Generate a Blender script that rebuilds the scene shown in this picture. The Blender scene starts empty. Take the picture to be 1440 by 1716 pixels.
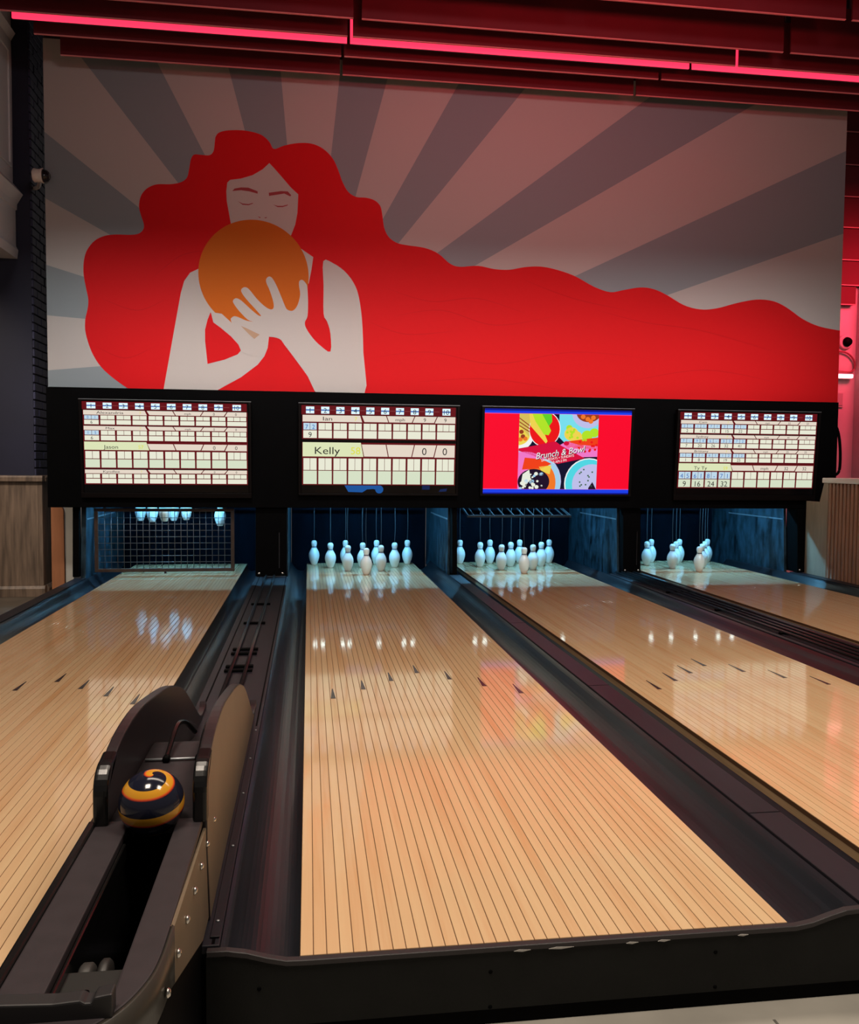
import bpy, bmesh, math, random
from mathutils import Vector, Matrix

random.seed(7)
scene = bpy.context.scene
col = scene.collection
PI = math.pi

# ------------------------------------------------------------------ camera
CAM_POS = Vector((0.0165, -1.7189, 0.9921))
YAW, PITCH, ROLL, FOCAL_PX = 0.1385, -0.0553, 0.0087, 1455.85
fwd = Vector((math.sin(YAW)*math.cos(PITCH), math.cos(YAW)*math.cos(PITCH), math.sin(PITCH)))
right = Vector((math.cos(YAW), -math.sin(YAW), 0))
up = right.cross(fwd)
right, up = (right*math.cos(ROLL)+up*math.sin(ROLL), up*math.cos(ROLL)-right*math.sin(ROLL))
cam_data = bpy.data.cameras.new('camera')
cam_data.sensor_fit = 'HORIZONTAL'
cam_data.sensor_width = 36.0
cam_data.lens = FOCAL_PX/1440*36.0
cam_data.clip_start = 0.05
cam = bpy.data.objects.new('camera', cam_data)
col.objects.link(cam)
m = Matrix((right, up, -fwd)).transposed().to_4x4()
m.translation = CAM_POS
cam.matrix_world = m
scene.camera = cam

# ------------------------------------------------------------------ world and lights
world = bpy.data.worlds.new('world')
scene.world = world
world.use_nodes = True
world.node_tree.nodes['Background'].inputs[0].default_value = (1.0, 0.90, 0.84, 1)
world.node_tree.nodes['Background'].inputs[1].default_value = 0.10

def area(name, loc, target, sx, sy, power, color, spread=180):
    d = bpy.data.lights.new(name, 'AREA')
    d.shape = 'RECTANGLE'; d.size = sx; d.size_y = sy
    d.energy = power; d.color = color; d.spread = math.radians(spread)
    o = bpy.data.objects.new(name, d); col.objects.link(o)
    o.location = loc
    o.rotation_euler = (Vector(target)-Vector(loc)).to_track_quat('-Z', 'Y').to_euler()
    return o
WARM = (1.0, 0.855, 0.71)
area('house_light', (-0.9, -0.8, 4.0), (-0.9, -0.1, 0), 0.9, 0.9, 54, WARM, 130)
area('house_light', (1.6, -0.8, 4.0), (1.6, -0.1, 0), 0.9, 0.9, 54, WARM, 130)
area('house_light', (0.4, 1.3, 4.05), (0.4, 1.6, 0), 3.2, 0.5, 32, WARM, 110)
area('house_light', (3.3, 1.5, 4.05), (3.3, 1.8, 0), 1.6, 0.5, 29, WARM, 110)
area('house_light', (-3.6, 3.4, 3.6), (-2.6, 5.6, 0.2), 0.8, 0.8, 30, WARM, 120)
# linear lamp in front of the baffles: the added nearest baffle row keeps its light off the upper mural
area('wall_wash_light', (1.2, 2.60, 4.69), (1.2, 5.775, 1.9), 7.0, 0.32, 44, (1.0, 0.95, 0.92), 40)
# added fill light behind the viewer, brightens the mural
area('front_fill_light', (1.6, -2.6, 3.3), (1.4, 5.8, 3.2), 2.0, 0.5, 15, (1.0, 0.86, 0.84), 70)
# added red fill light from below, stands in for red glow on the baffles
area('red_fill_light', (1.9, 0.8, 3.0), (1.9, 5.6, 4.3), 3.0, 0.3, 15, (1.0, 0.10, 0.14), 70)
area('red_room_light', (6.3, 6.2, 3.2), (6.5, 7.5, 1.6), 0.8, 0.5, 60, (1.0, 0.06, 0.12))

scene.view_settings.view_transform = 'Standard'
scene.view_settings.look = 'None'
scene.view_settings.exposure = 0.0
scene.view_settings.gamma = 1.0
scene.view_settings.use_curve_mapping = False

# ------------------------------------------------------------------ helpers
def srgb(r, g, b):
    f = lambda c: (c/255/12.92) if c/255 <= 0.04045 else ((c/255+0.055)/1.055)**2.4
    return (f(r), f(g), f(b), 1)

MATS = {}
def mat(name, color, rough=0.5, metal=0.0, spec=0.5, noise=0.0, nscale=(8, 8, 8), bump=0.0, bscale=200, emit=None, estr=0.0, coat=0.0):
    if name in MATS: return MATS[name]
    mt = bpy.data.materials.new(name); mt.use_nodes = True
    nt = mt.node_tree; b = nt.nodes['Principled BSDF']
    c = tuple(color) if len(color) == 4 else tuple(color)+(1,)
    b.inputs['Base Color'].default_value = c
    b.inputs['Roughness'].default_value = rough
    b.inputs['Metallic'].default_value = metal
    b.inputs['Specular IOR Level'].default_value = spec
    b.inputs['Coat Weight'].default_value = coat
    if noise or bump:
        geo = nt.nodes.new('ShaderNodeNewGeometry')
    if noise:
        mp = nt.nodes.new('ShaderNodeMapping'); mp.inputs['Scale'].default_value = nscale
        nt.links.new(geo.outputs['Position'], mp.inputs['Vector'])
        n = nt.nodes.new('ShaderNodeTexNoise'); n.inputs['Scale'].default_value = 1.0; n.inputs['Detail'].default_value = 5
        nt.links.new(mp.outputs[0], n.inputs['Vector'])
        rp = nt.nodes.new('ShaderNodeValToRGB')
        rp.color_ramp.elements[0].position = 0.3; rp.color_ramp.elements[1].position = 0.72
        rp.color_ramp.elements[0].color = tuple(x*(1-noise) for x in c[:3])+(1,)
        rp.color_ramp.elements[1].color = tuple(min(1, x*(1+noise)) for x in c[:3])+(1,)
        nt.links.new(n.outputs['Fac'], rp.inputs[0]); nt.links.new(rp.outputs[0], b.inputs['Base Color'])
    if bump:
        n2 = nt.nodes.new('ShaderNodeTexNoise'); n2.inputs['Scale'].default_value = bscale; n2.inputs['Detail'].default_value = 3
        nt.links.new(geo.outputs['Position'], n2.inputs['Vector'])
        bp = nt.nodes.new('ShaderNodeBump'); bp.inputs['Strength'].default_value = bump; bp.inputs['Distance'].default_value = 0.002
        nt.links.new(n2.outputs['Fac'], bp.inputs['Height']); nt.links.new(bp.outputs[0], b.inputs['Normal'])
    if emit:
        e = tuple(emit) if len(emit) == 4 else tuple(emit)+(1,)
        b.inputs['Emission Color'].default_value = e; b.inputs['Emission Strength'].default_value = estr
    MATS[name] = mt
    return mt

class MB:
    """collects simple solids; build() links them as one mesh object"""
    def __init__(s): s.v = []; s.f = []; s.m = []; s.sm = []; s.weld = False
    def add(s, vs, fs, mi=0, smooth=False):
        o = len(s.v); s.v += [tuple(p) for p in vs]
        for f in fs: s.f.append(tuple(o+i for i in f)); s.m.append(mi); s.sm.append(smooth)
        return s
    def box(s, x0, x1, y0, y1, z0, z1, mi=0):
        return s.add([(x0,y0,z0),(x1,y0,z0),(x1,y1,z0),(x0,y1,z0),(x0,y0,z1),(x1,y0,z1),(x1,y1,z1),(x0,y1,z1)],
              [(3,2,1,0),(4,5,6,7),(0,1,5,4),(1,2,6,5),(2,3,7,6),(3,0,4,7)], mi)
    def prism(s, poly, a, b, axis='y', mi=0, smooth=False):
        """poly: 2-D outline; axis y -> (x,z) outline between y=a and y=b; x -> (y,z); z -> (x,y)"""
        n = len(poly)
        P = {'y': lambda p, t: (p[0], t, p[1]), 'x': lambda p, t: (t, p[0], p[1]), 'z': lambda p, t: (p[0], p[1], t)}[axis]
        vs = [P(p, a) for p in poly]+[P(p, b) for p in poly]
        s.add(vs, [tuple(range(n)), tuple(range(2*n-1, n-1, -1))], mi)
        o = len(s.v)-2*n
        for i in range(n):
            j = (i+1) % n
            s.f.append((o+i, o+n+i, o+n+j, o+j)); s.m.append(mi); s.sm.append(smooth)
        return s
    def lathe(s, prof, c=(0,0,0), n=24, mi=0, axis='z', caps=True):
        vs = []; fs = []
        k = len(prof); s.weld = True
        for r, z in prof:
            for i in range(n):
                a = 2*PI*i/n
                p = (r*math.cos(a), r*math.sin(a), z)
                if axis == 'x': p = (z, p[0], p[1])
                if axis == 'y': p = (p[0], z, p[1])
                vs.append((p[0]+c[0], p[1]+c[1], p[2]+c[2]))
        for j in range(k-1):
            for i in range(n):
                fs.append((j*n+i, j*n+(i+1) % n, (j+1)*n+(i+1) % n, (j+1)*n+i))
        s.add(vs, fs, mi, True)
        if caps:
            o = len(s.v)-k*n
            s.f.append(tuple(o+i for i in range(n-1, -1, -1))); s.m.append(mi); s.sm.append(False)
            s.f.append(tuple(o+(k-1)*n+i for i in range(n))); s.m.append(mi); s.sm.append(False)
        return s
    def tube(s, path, r, n=8, mi=0):
        vs = []; fs = []; P = [Vector(p) for p in path]
        for i, p in enumerate(P):
            t = ((P[min(i+1, len(P)-1)]-P[max(i-1, 0)])).normalized()
            a = t.orthogonal().normalized() if abs(t.z) > 0.95 else t.cross(Vector((0,0,1))).normalized()
            b = t.cross(a)
            for k in range(n):
                w = 2*PI*k/n; vs.append(p+a*(r*math.cos(w))+b*(r*math.sin(w)))
        for j in range(len(P)-1):
            for k in range(n):
                fs.append((j*n+k, j*n+(k+1) % n, (j+1)*n+(k+1) % n, (j+1)*n+k))
        s.add(vs, fs, mi, True)
        o = len(s.v)-len(P)*n
        s.f.append(tuple(o+i for i in range(n))); s.m.append(mi); s.sm.append(False)
        s.f.append(tuple(o+(len(P)-1)*n+i for i in range(n-1, -1, -1))); s.m.append(mi); s.sm.append(False)
        return s
    def strip(s, prof, y0, y1, th, mi=0):
        """sheet of thickness th following an (x,z) profile, run along y"""
        lo = [(x, z-th) for x, z in prof]
        return s.prism(prof+lo[::-1], y0, y1, 'y', mi, False)
    def mesh(s, name, mats, bevel=0.0, seg=2, recalc=True):
        me = bpy.data.meshes.new(name)
        me.from_pydata(s.v, [], s.f)
        for mm in (mats if isinstance(mats, (list, tuple)) else [mats]): me.materials.append(mm)
        me.polygons.foreach_set('material_index', s.m)
        me.polygons.foreach_set('use_smooth', s.sm)
        if recalc or bevel:
            bm = bmesh.new(); bm.from_mesh(me)
            if s.weld: bmesh.ops.remove_doubles(bm, verts=bm.verts, dist=1e-6)
            if recalc: bmesh.ops.recalc_face_normals(bm, faces=bm.faces)
            if bevel:
                es = [e for e in bm.edges if len(e.link_faces) == 2 and e.calc_face_angle(0) > 0.6]
                bmesh.ops.bevel(bm, geom=es, offset=bevel, segments=seg, affect='EDGES', profile=0.6)
            bm.to_mesh(me); bm.free()
        me.update()
        return me
    def build(s, name, mats, parent=None, bevel=0.0, seg=2, loc=None, recalc=True):
        return link(name, s.mesh(name, mats, bevel, seg, recalc), parent, loc)

def link(name, me, parent=None, loc=None):
    o = bpy.data.objects.new(name, me); col.objects.link(o)
    if loc: o.location = loc
    if parent: o.parent = parent
    return o
def tag(o, label, cat=None, group=None, kind=None):
    o['label'] = label
    if cat: o['category'] = cat
    if group: o['group'] = group
    if kind: o['kind'] = kind
    return o
def empty(name, loc, label, cat, group=None, kind=None):
    o = bpy.data.objects.new(name, None); o.empty_display_size = 0.1; col.objects.link(o); o.location = loc
    return tag(o, label, cat, group, kind)
def struct(o, label=None):
    o['kind'] = 'structure'
    if label: o['label'] = label
    return o
def smooth_poly(pts, k=4, closed=True):
    n = len(pts); out = []
    rng = range(n) if closed else range(n-1)
    for i in rng:
        if closed: p0, p1, p2, p3 = pts[i-1], pts[i], pts[(i+1) % n], pts[(i+2) % n]
        else: p0, p1, p2, p3 = pts[max(i-1, 0)], pts[i], pts[i+1], pts[min(i+2, n-1)]
        for j in range(k):
            t = j/k
            out.append(tuple(0.5*(2*p1[d]+(p2[d]-p0[d])*t+(2*p0[d]-5*p1[d]+4*p2[d]-p3[d])*t*t+(3*p1[d]-p0[d]-3*p2[d]+p3[d])*t**3) for d in range(len(p1))))
    if not closed: out.append(tuple(pts[-1]))
    return out
def clip_rect(poly, x0, x1, z0, z1):
    def cl(p, inside, cut):
        out = []
        for i in range(len(p)):
            a, b = p[i-1], p[i]
            if inside(b):
                if not inside(a): out.append(cut(a, b))
                out.append(b)
            elif inside(a): out.append(cut(a, b))
        return out
    def cx(v): return lambda a, b: (v, a[1]+(b[1]-a[1])*(v-a[0])/(b[0]-a[0]))
    def cz(v): return lambda a, b: (a[0]+(b[0]-a[0])*(v-a[1])/(b[1]-a[1]), v)
    poly = cl(poly, lambda p: p[0] >= x0, cx(x0)); poly = cl(poly, lambda p: p[0] <= x1, cx(x1))
    poly = cl(poly, lambda p: p[1] >= z0, cz(z0)); poly = cl(poly, lambda p: p[1] <= z1, cz(z1))
    return poly
TEXTS = {}
def text_mesh(body, shear=0.0):
    """triangulated flat text: (verts2d, faces, width, height); x from 0, baseline at 0"""
    key = (body, shear)
    if key in TEXTS: return TEXTS[key]
    cu = bpy.data.curves.new('lettering', 'FONT'); cu.body = body; cu.size = 1.0; cu.shear = shear; cu.resolution_u = 3
    ob = bpy.data.objects.new('lettering', cu); col.objects.link(ob)
    dg = bpy.context.evaluated_depsgraph_get(); dg.update()
    me = ob.evaluated_get(dg).to_mesh()
    vs = [(v.co.x, v.co.y) for v in me.vertices]; fs = [tuple(p.vertices) for p in me.polygons]
    ob.evaluated_get(dg).to_mesh_clear()
    bpy.data.objects.remove(ob); bpy.data.curves.remove(cu)
    if vs:
        x0 = min(v[0] for v in vs); w = max(v[0] for v in vs)-x0; h = max(v[1] for v in vs)
        vs = [(x-x0, y) for x, y in vs]
    else: w = h = 0.01
    TEXTS[key] = (vs, fs, w, h)
    return TEXTS[key]

MURAL = {
    'hair': [(-1.446,1.583),(-1.552,1.654),(-1.671,1.761),(-1.747,1.888),(-1.791,2.036),(-1.793,2.143),(-1.775,2.225),(-1.767,2.307),(-1.786,2.412),(-1.802,2.522),(-1.796,2.628),(-1.769,2.71),(-1.71,2.784),(-1.63,2.826),(-1.539,2.84),(-1.433,2.842),(-1.367,2.854),(-1.329,2.889),(-1.324,2.936),(-1.347,3.009),(-1.36,3.076),(-1.345,3.157),(-1.298,3.22),(-1.219,3.258),(-1.113,3.265),(-1.032,3.283),(-0.979,3.323),(-0.96,3.392),(-0.945,3.474),(-0.918,3.514),(-0.859,3.515),(-0.796,3.516),(-0.763,3.552),(-0.751,3.635),(-0.745,3.669),(-0.716,3.704),(-0.637,3.726),(-0.502,3.731),(-0.378,3.706),(-0.31,3.652),(-0.273,3.596),(-0.187,3.629),(-0.077,3.655),(0.034,3.658),(0.131,3.623),(0.215,3.545),(0.263,3.445),(0.299,3.352),(0.346,3.277),(0.412,3.239),(0.496,3.236),(0.567,3.218),(0.617,3.172),(0.635,3.091),(0.651,2.993),(0.689,2.919),(0.754,2.874),(0.832,2.857),(1.0,2.839),(1.117,2.796),(1.219,2.716),(1.305,2.692),(1.465,2.706),(1.613,2.684),(1.745,2.684),(1.878,2.711),(2.011,2.722),(2.146,2.705),(2.325,2.655),(2.509,2.566),(2.66,2.524),(2.784,2.547),(2.935,2.575),(3.06,2.565),(3.187,2.516),(3.344,2.435),(3.5,2.401),(3.659,2.415),(3.848,2.468),(4.04,2.506),(4.199,2.498),(4.332,2.446),(4.496,2.346),(4.66,2.284),(4.869,2.252)],
    'face': [(-0.31,3.479),(-0.365,3.425),(-0.447,3.373),(-0.542,3.34),(-0.63,3.325),(-0.653,3.301),(-0.661,3.232),(-0.658,3.151),(-0.641,3.057),(-0.622,2.949),(-0.38,2.795),(-0.132,2.895),(-0.097,2.986),(-0.079,3.083),(-0.072,3.235),(-0.132,3.287),(-0.214,3.378),(-0.269,3.437)],
    'neck': [(-0.132,2.847),(-0.049,2.788),(0.053,2.723),(0.038,2.619),(0.015,2.5),(-0.076,2.614)],
    'armL': [(-0.874,2.597),(-0.957,2.555),(-1.005,2.485),(-1.033,2.386),(-1.18,1.578),(-0.768,1.577),(-0.547,1.705),(-0.409,1.813),(-0.354,1.884),(-0.326,1.955),(-0.315,2.051),(-0.369,2.167),(-0.565,2.26),(-0.759,2.352)],
    'hole': [(-0.793,2.237),(-0.818,2.174),(-0.839,2.091),(-0.839,1.995),(-0.82,1.809),(-0.684,1.847),(-0.574,1.894),(-0.547,1.927),(-0.567,1.975),(-0.628,2.042),(-0.71,2.109),(-0.771,2.155),(-0.777,2.196)],
    'handR': [(0.137,2.692),(0.217,2.679),(0.315,2.616),(0.393,2.521),(0.436,2.41),(0.465,2.214),(0.478,1.933),(0.48,1.557),(0.123,1.557),(0.008,1.724),(-0.104,1.876),(-0.188,1.985),(-0.229,2.033),(-0.315,2.047),(-0.381,2.024),(-0.436,2.027),(-0.505,2.067),(-0.598,2.112),(-0.628,2.174),(-0.624,2.194),(-0.598,2.209),(-0.559,2.199),(-0.505,2.177),(-0.447,2.168),(-0.491,2.185),(-0.559,2.252),(-0.603,2.312),(-0.609,2.339),(-0.586,2.358),(-0.545,2.342),(-0.477,2.282),(-0.408,2.226),(-0.381,2.221),(-0.436,2.283),(-0.504,2.357),(-0.541,2.411),(-0.538,2.438),(-0.511,2.452),(-0.477,2.434),(-0.422,2.367),(-0.367,2.313),(-0.319,2.28),(-0.287,2.277),(-0.275,2.302),(-0.284,2.358),(-0.312,2.44),(-0.336,2.494),(-0.336,2.528),(-0.312,2.547),(-0.284,2.53),(-0.25,2.469),(-0.215,2.388),(-0.187,2.319),(-0.167,2.281),(-0.132,2.268),(-0.104,2.28),(-0.076,2.323),(-0.056,2.407),(-0.065,2.476),(-0.063,2.518),(-0.037,2.529),(-0.007,2.499),(0.004,2.465),(0.01,2.34),(0.005,2.228),(-0.016,2.179),(-0.007,2.13),(0.049,2.048),(0.12,1.98),(0.199,1.938),(0.197,2.094),(0.169,2.191),(0.14,2.253),(0.14,2.484)],
    'handL': [(-0.793,2.244),(-0.75,2.232),(-0.702,2.226),(-0.662,2.19),(-0.628,2.16),(-0.603,2.126),(-0.505,2.087),(-0.409,2.035),(-0.315,2.047),(-0.326,1.954),(-0.354,1.883),(-0.451,1.881),(-0.549,1.917),(-0.544,1.93),(-0.567,1.975),(-0.628,2.042),(-0.71,2.109),(-0.771,2.153),(-0.78,2.189)],
    'wedge': [(-0.546,2.13),(-0.505,2.115),(-0.392,2.063),(-0.436,2.026),(-0.484,2.067)],
    'browL': [(-0.613,3.235),(-0.594,3.256),(-0.542,3.268),(-0.481,3.269),(-0.406,3.243),(-0.406,3.224),(-0.474,3.239),(-0.542,3.245)],
    'browR': [(-0.315,3.236),(-0.214,3.255),(-0.159,3.255),(-0.13,3.225),(-0.139,3.215),(-0.187,3.236),(-0.313,3.21)],
    'eyeL': [(-0.57,3.155),(-0.529,3.137),(-0.481,3.135),(-0.445,3.147),(-0.445,3.141),(-0.481,3.126),(-0.529,3.127)],
    'eyeR': [(-0.28,3.141),(-0.242,3.132),(-0.201,3.134),(-0.157,3.147),(-0.159,3.14),(-0.201,3.124),(-0.242,3.122)],
    'nosL': [(-0.407,3.038),(-0.382,3.032),(-0.388,3.025)],
    'nosR': [(-0.355,3.029),(-0.33,3.037),(-0.338,3.026)],
    'rays': [
        [(-2.183,1.717),(-1.694,1.768),(-1.377,1.804),(-1.38,1.501),(-2.187,1.485)],
        [(-2.215,2.611),(-1.811,2.493),(-1.607,2.433),(-1.61,2.139),(-2.222,2.179)],
        [(-2.242,3.746),(-1.366,3.068),(-1.187,2.928),(-1.189,2.643),(-1.604,2.843),(-2.251,3.19)],
        [(-2.028,4.52),(-0.963,3.17),(-0.66,3.185),(-1.384,4.569)],
        [(-0.743,4.619),(-0.455,3.526),(-0.156,3.543),(-0.255,4.656)],
        [(0.322,4.701),(0.155,3.152),(0.385,3.163),(0.808,4.738)],
        [(1.594,4.799),(0.475,2.769),(0.701,2.779),(2.363,4.858)],
        [(3.748,4.81),(0.786,2.556),(1.215,2.572),(5.101,4.911)],
        [(5.11,3.991),(2.341,2.655),(2.153,2.566),(2.977,2.438),(3.198,2.519),(5.14,3.232)],
    ],
    'strands': [
        [(-1.285,2.479),(-1.046,2.682),(-0.853,2.739)],
        [(-1.664,2.32),(-1.383,2.233),(-1.144,2.338)],
        [(0.633,2.5),(1.046,2.388),(1.463,2.428),(1.889,2.314)],
        [(0.737,2.252),(1.15,2.316),(1.624,2.203),(2.158,2.297)],
        [(0.534,1.892),(1.049,1.956),(1.629,1.868),(2.326,1.989),(2.989,1.953)],
        [(0.948,1.698),(1.577,1.737),(2.278,1.648)],
        [(2.538,2.361),(2.981,2.27),(3.545,2.207),(4.24,2.039)],
        [(1.885,2.597),(2.318,2.458),(2.812,2.37)],
        [(2.826,1.738),(3.555,1.861),(4.249,1.768)],
        [(-1.716,1.932),(-1.481,1.841),(-1.243,1.945)],
        [(0.533,2.195),(0.841,2.103),(1.256,2.14)],
    ],
}
MURAL_BALL = (-0.438, 2.556, 0.453)

# ------------------------------------------------------------------ materials
def lane_wood():
    mt = bpy.data.materials.new('lane_wood'); mt.use_nodes = True; nt = mt.node_tree
    b = nt.nodes['Principled BSDF']
    oi = nt.nodes.new('ShaderNodeObjectInfo'); geo = nt.nodes.new('ShaderNodeNewGeometry')
    mp = nt.nodes.new('ShaderNodeMapping'); mp.inputs['Scale'].default_value = (14, 0.55, 1)
    nt.links.new(geo.outputs['Position'], mp.inputs['Vector'])
    n = nt.nodes.new('ShaderNodeTexNoise'); n.inputs['Scale'].default_value = 1.6; n.inputs['Detail'].default_value = 3
    nt.links.new(mp.outputs[0], n.inputs['Vector'])
    mp2 = nt.nodes.new('ShaderNodeMapping'); mp2.inputs['Scale'].default_value = (160, 5, 1)
    nt.links.new(geo.outputs['Position'], mp2.inputs['Vector'])
    n2 = nt.nodes.new('ShaderNodeTexNoise'); n2.inputs['Scale'].default_value = 1.0; n2.inputs['Detail'].default_value = 6
    nt.links.new(mp2.outputs[0], n2.inputs['Vector'])
    ma = nt.nodes.new('ShaderNodeMath'); ma.operation = 'MULTIPLY_ADD'; ma.inputs[1].default_value = 0.30
    nt.links.new(oi.outputs['Random'], ma.inputs[0]); nt.links.new(n.outputs['Fac'], ma.inputs[2])
    mb = nt.nodes.new('ShaderNodeMath'); mb.operation = 'MULTIPLY_ADD'; mb.inputs[1].default_value = 0.25
    nt.links.new(n2.outputs['Fac'], mb.inputs[0]); nt.links.new(ma.outputs[0], mb.inputs[2])
    rp = nt.nodes.new('ShaderNodeValToRGB'); e = rp.color_ramp.elements
    e[0].position = 0.42; e[0].color = (0.52, 0.290, 0.138, 1)
    e[1].position = 1.0; e[1].color = (0.60, 0.415, 0.238, 1)
    e2 = rp.color_ramp.elements.new(0.68); e2.color = (0.575, 0.370, 0.205, 1)
    nt.links.new(mb.outputs[0], rp.inputs[0]); nt.links.new(rp.outputs[0], b.inputs['Base Color'])
    b.inputs['Roughness'].default_value = 0.070
    b.inputs['Specular IOR Level'].default_value = 0.40
    return mt
WOOD = lane_wood()
JOINT = mat('board_joint', (0.10, 0.045, 0.015), 0.6)
ARROW = mat('arrow_inlay', (0.035, 0.022, 0.022), 0.25)
GUTTER = mat('gutter_plastic', (0.0115, 0.0135, 0.018), 0.30, noise=0.35, nscale=(30, 1.5, 30))
DIVIDER = mat('divider_laminate', (0.0110, 0.0105, 0.0160), 0.45, spec=0.4, noise=0.15, nscale=(40, 3, 40), bump=0.1, bscale=900)
LANE_SIDE = mat('plywood_edge', (0.42, 0.27, 0.14), 0.6, noise=0.2, nscale=(3, 3, 90))
BLACK = mat('black_paint', (0.0014, 0.0013, 0.0015), 0.6, spec=0.04, noise=0.2, nscale=(6, 6, 6))
FASCIA = mat('black_front_board', (0.0062, 0.0066, 0.006), 0.6, spec=0.2, noise=0.25, nscale=(9, 9, 9), bump=0.12, bscale=700)
CAPRUB = mat('edge_cap_rubber', (0.020, 0.016, 0.018), 0.45, bump=0.15, bscale=400)
STEEL = mat('bright_steel', (0.75, 0.72, 0.66), 0.25, 1.0)
DARKSTEEL = mat('dark_steel', (0.05, 0.05, 0.055), 0.35, 0.8)
GREYSTEEL = mat('grey_steel', (0.33, 0.35, 0.37), 0.4, 0.7)
HOODGREY = mat('return_laminate', (0.026, 0.020, 0.023), 0.55, spec=0.35, noise=0.12, nscale=(30, 30, 30), bump=0.15, bscale=900)
HOODDARK = mat('return_moulding', (0.005, 0.005, 0.005), 0.22)
HOODSIDE = mat('return_side_panel', (0.145, 0.108, 0.070), 0.42, noise=0.1, nscale=(8, 8, 8))
KICK = mat('kickback_panel', (0.018, 0.036, 0.050), 0.45, spec=0.2, noise=0.9, nscale=(14, 14, 7))
CURTAIN = mat('pit_curtain', (0.0016, 0.0034, 0.0065), 0.85, spec=0.03, noise=0.4, nscale=(12, 12, 2))
PINW = mat('pin_white', (0.80, 0.80, 0.76), 0.22, coat=0.3)
PINBAND = mat('pin_band', (0.02, 0.025, 0.05), 0.4)
CORD = mat('pin_cord', (0.05, 0.055, 0.06), 0.8)
REDBAF = mat('red_felt_baffle', (0.125, 0.0040, 0.011), 0.75, noise=0.12, nscale=(3, 3, 3))
EDGE_HIGHLIGHT = mat('red_edge_highlight', (0.80, 0.26, 0.27), 0.5)  # painted highlight: lighter colour for the lit bottom edges
LEDRED = mat('red_led_diffuser', (0.8, 0.1, 0.15), 0.4, emit=(1.0, 0.030, 0.088), estr=1.5)
NAVY = mat('navy_paint', (0.0085, 0.0085, 0.027), 0.6, noise=0.1, nscale=(4, 4, 4))
NAVYBRICK = mat('navy_brick', (0.030, 0.030, 0.066), 0.55, noise=0.3, nscale=(25, 25, 25), bump=0.3, bscale=120)
MORTAR = mat('navy_mortar', (0.055, 0.055, 0.085), 0.8)
WHITETRIM = mat('white_trim_paint', (0.72, 0.71, 0.73), 0.45)
WAINS = mat('grey_oak', (0.170, 0.115, 0.078), 0.5, noise=0.45, nscale=(30, 30, 3))
ORANGE = mat('orange_wood', (0.40, 0.155, 0.065), 0.5, noise=0.15, nscale=(20, 20, 3))
PALEBOARD = mat('pale_board', (0.50, 0.47, 0.41), 0.6)
OAKSLAT = mat('oak_slat', (0.37, 0.185, 0.110), 0.5, noise=0.2, nscale=(20, 20, 3))
SLATBACK = mat('slat_backing', (0.06, 0.018, 0.012), 0.7)
CREAM = mat('cream_ledge', (0.78, 0.70, 0.60), 0.45)

# ------------------------------------------------------------------ setting
FZ = -0.17          # room floor; the lane surface is z = 0
def floor_material():
    mt = mat('floor_concrete', (0.30, 0.285, 0.25), 0.35, noise=0.2, nscale=(3, 3, 3))
    return mt
fl = struct(MB().box(-7, 10, -5.5, 9.0, FZ-0.1, FZ).build('floor', floor_material()), 'pale grey concrete floor in front of the lanes')
# floor joints as narrow recessed strips
fj = MB()
fj.box(0.985, 0.991, -5.5, -0.07, FZ-0.001, FZ+0.0008)
fj.box(2.485, 2.491, -5.5, -0.07, FZ-0.001, FZ+0.0008)
fj.build('floor_joint', mat('joint_line', (0.07, 0.065, 0.055), 0.7), fl)
wood_floor = struct(MB().box(-7, -1.90, 1.5, 9.0, FZ, FZ+0.006).build('floor', mat('brown_floor', (0.12, 0.095, 0.07), 0.45, noise=0.3, nscale=(5, 5, 5))), 'brown floor beside the leftmost lane')
struct(MB().box(-7, 10, -5.5, 9.0, 5.3, 5.4).build('ceiling', mat('ceiling_dark', (0.03, 0.012, 0.014), 0.8)), 'dark ceiling above the red baffles')
struct(MB().box(-2.09, 4.87, 5.80, 5.90, 0.98, 5.3).build('wall_back', mat('wall_paint_dark', (0.02, 0.008, 0.010), 0.7)), 'wall carrying the mural above the lanes')

# left: navy wall, brick return, wainscot
struct(MB().box(-7, -2.29, 6.05, 6.20, FZ, 5.3).build('wall_left', NAVY), 'navy painted wall left of the mural')
br = struct(MB().box(-2.33, -2.298, 6.201, 6.75, 0.80, 5.3).build('wall_left_return', MORTAR), 'navy brick return beside the mural')
bm_full = MB().box(0, 0.028, 0, 0.205, 0, 0.062).mesh('brick', NAVYBRICK, 0.004, 1)
bm_half = MB().box(0, 0.028, 0, 0.097, 0, 0.062).mesh('brick', NAVYBRICK, 0.004, 1)
z = 0.86; row = 0
while z < 4.7:
    y = 6.055
    seq = ['h', 'f', 'f'] if row % 2 else ['f', 'f', 'h']
    for k in seq:
        o = link('brick', bm_full if k == 'f' else bm_half, br, (-2.302+random.uniform(-0.003, 0.003), y, z))
        y += 0.215 if k == 'f' else 0.107
    z += 0.072; row += 1
wn = empty('wainscot', (-2.6, 6.03, FZ), 'grey-brown wood wainscot panel below the navy wall', 'wainscot')
def wchild(name, mb, mt, bevel=0.003):
    o = mb.build(name, mt, wn, bevel); o.location = (2.6, -6.03, -FZ); return o
for i in range(7):
    x1 = -2.25-0.36*i
    wchild('plank', MB().box(x1-0.358, x1, 6.005, 6.05, FZ+0.10, 0.815), WAINS)
wchild('corner_post', MB().box(-2.249, -2.215, 6.005, 6.33, FZ+0.10, 0.815), WAINS)
wchild('cap_moulding', MB().prism([(5.975, 0.815), (6.05, 0.815), (6.05, 0.865), (5.985, 0.865), (5.975, 0.85)], -4.8, -2.205, 'x'), WAINS)
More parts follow.
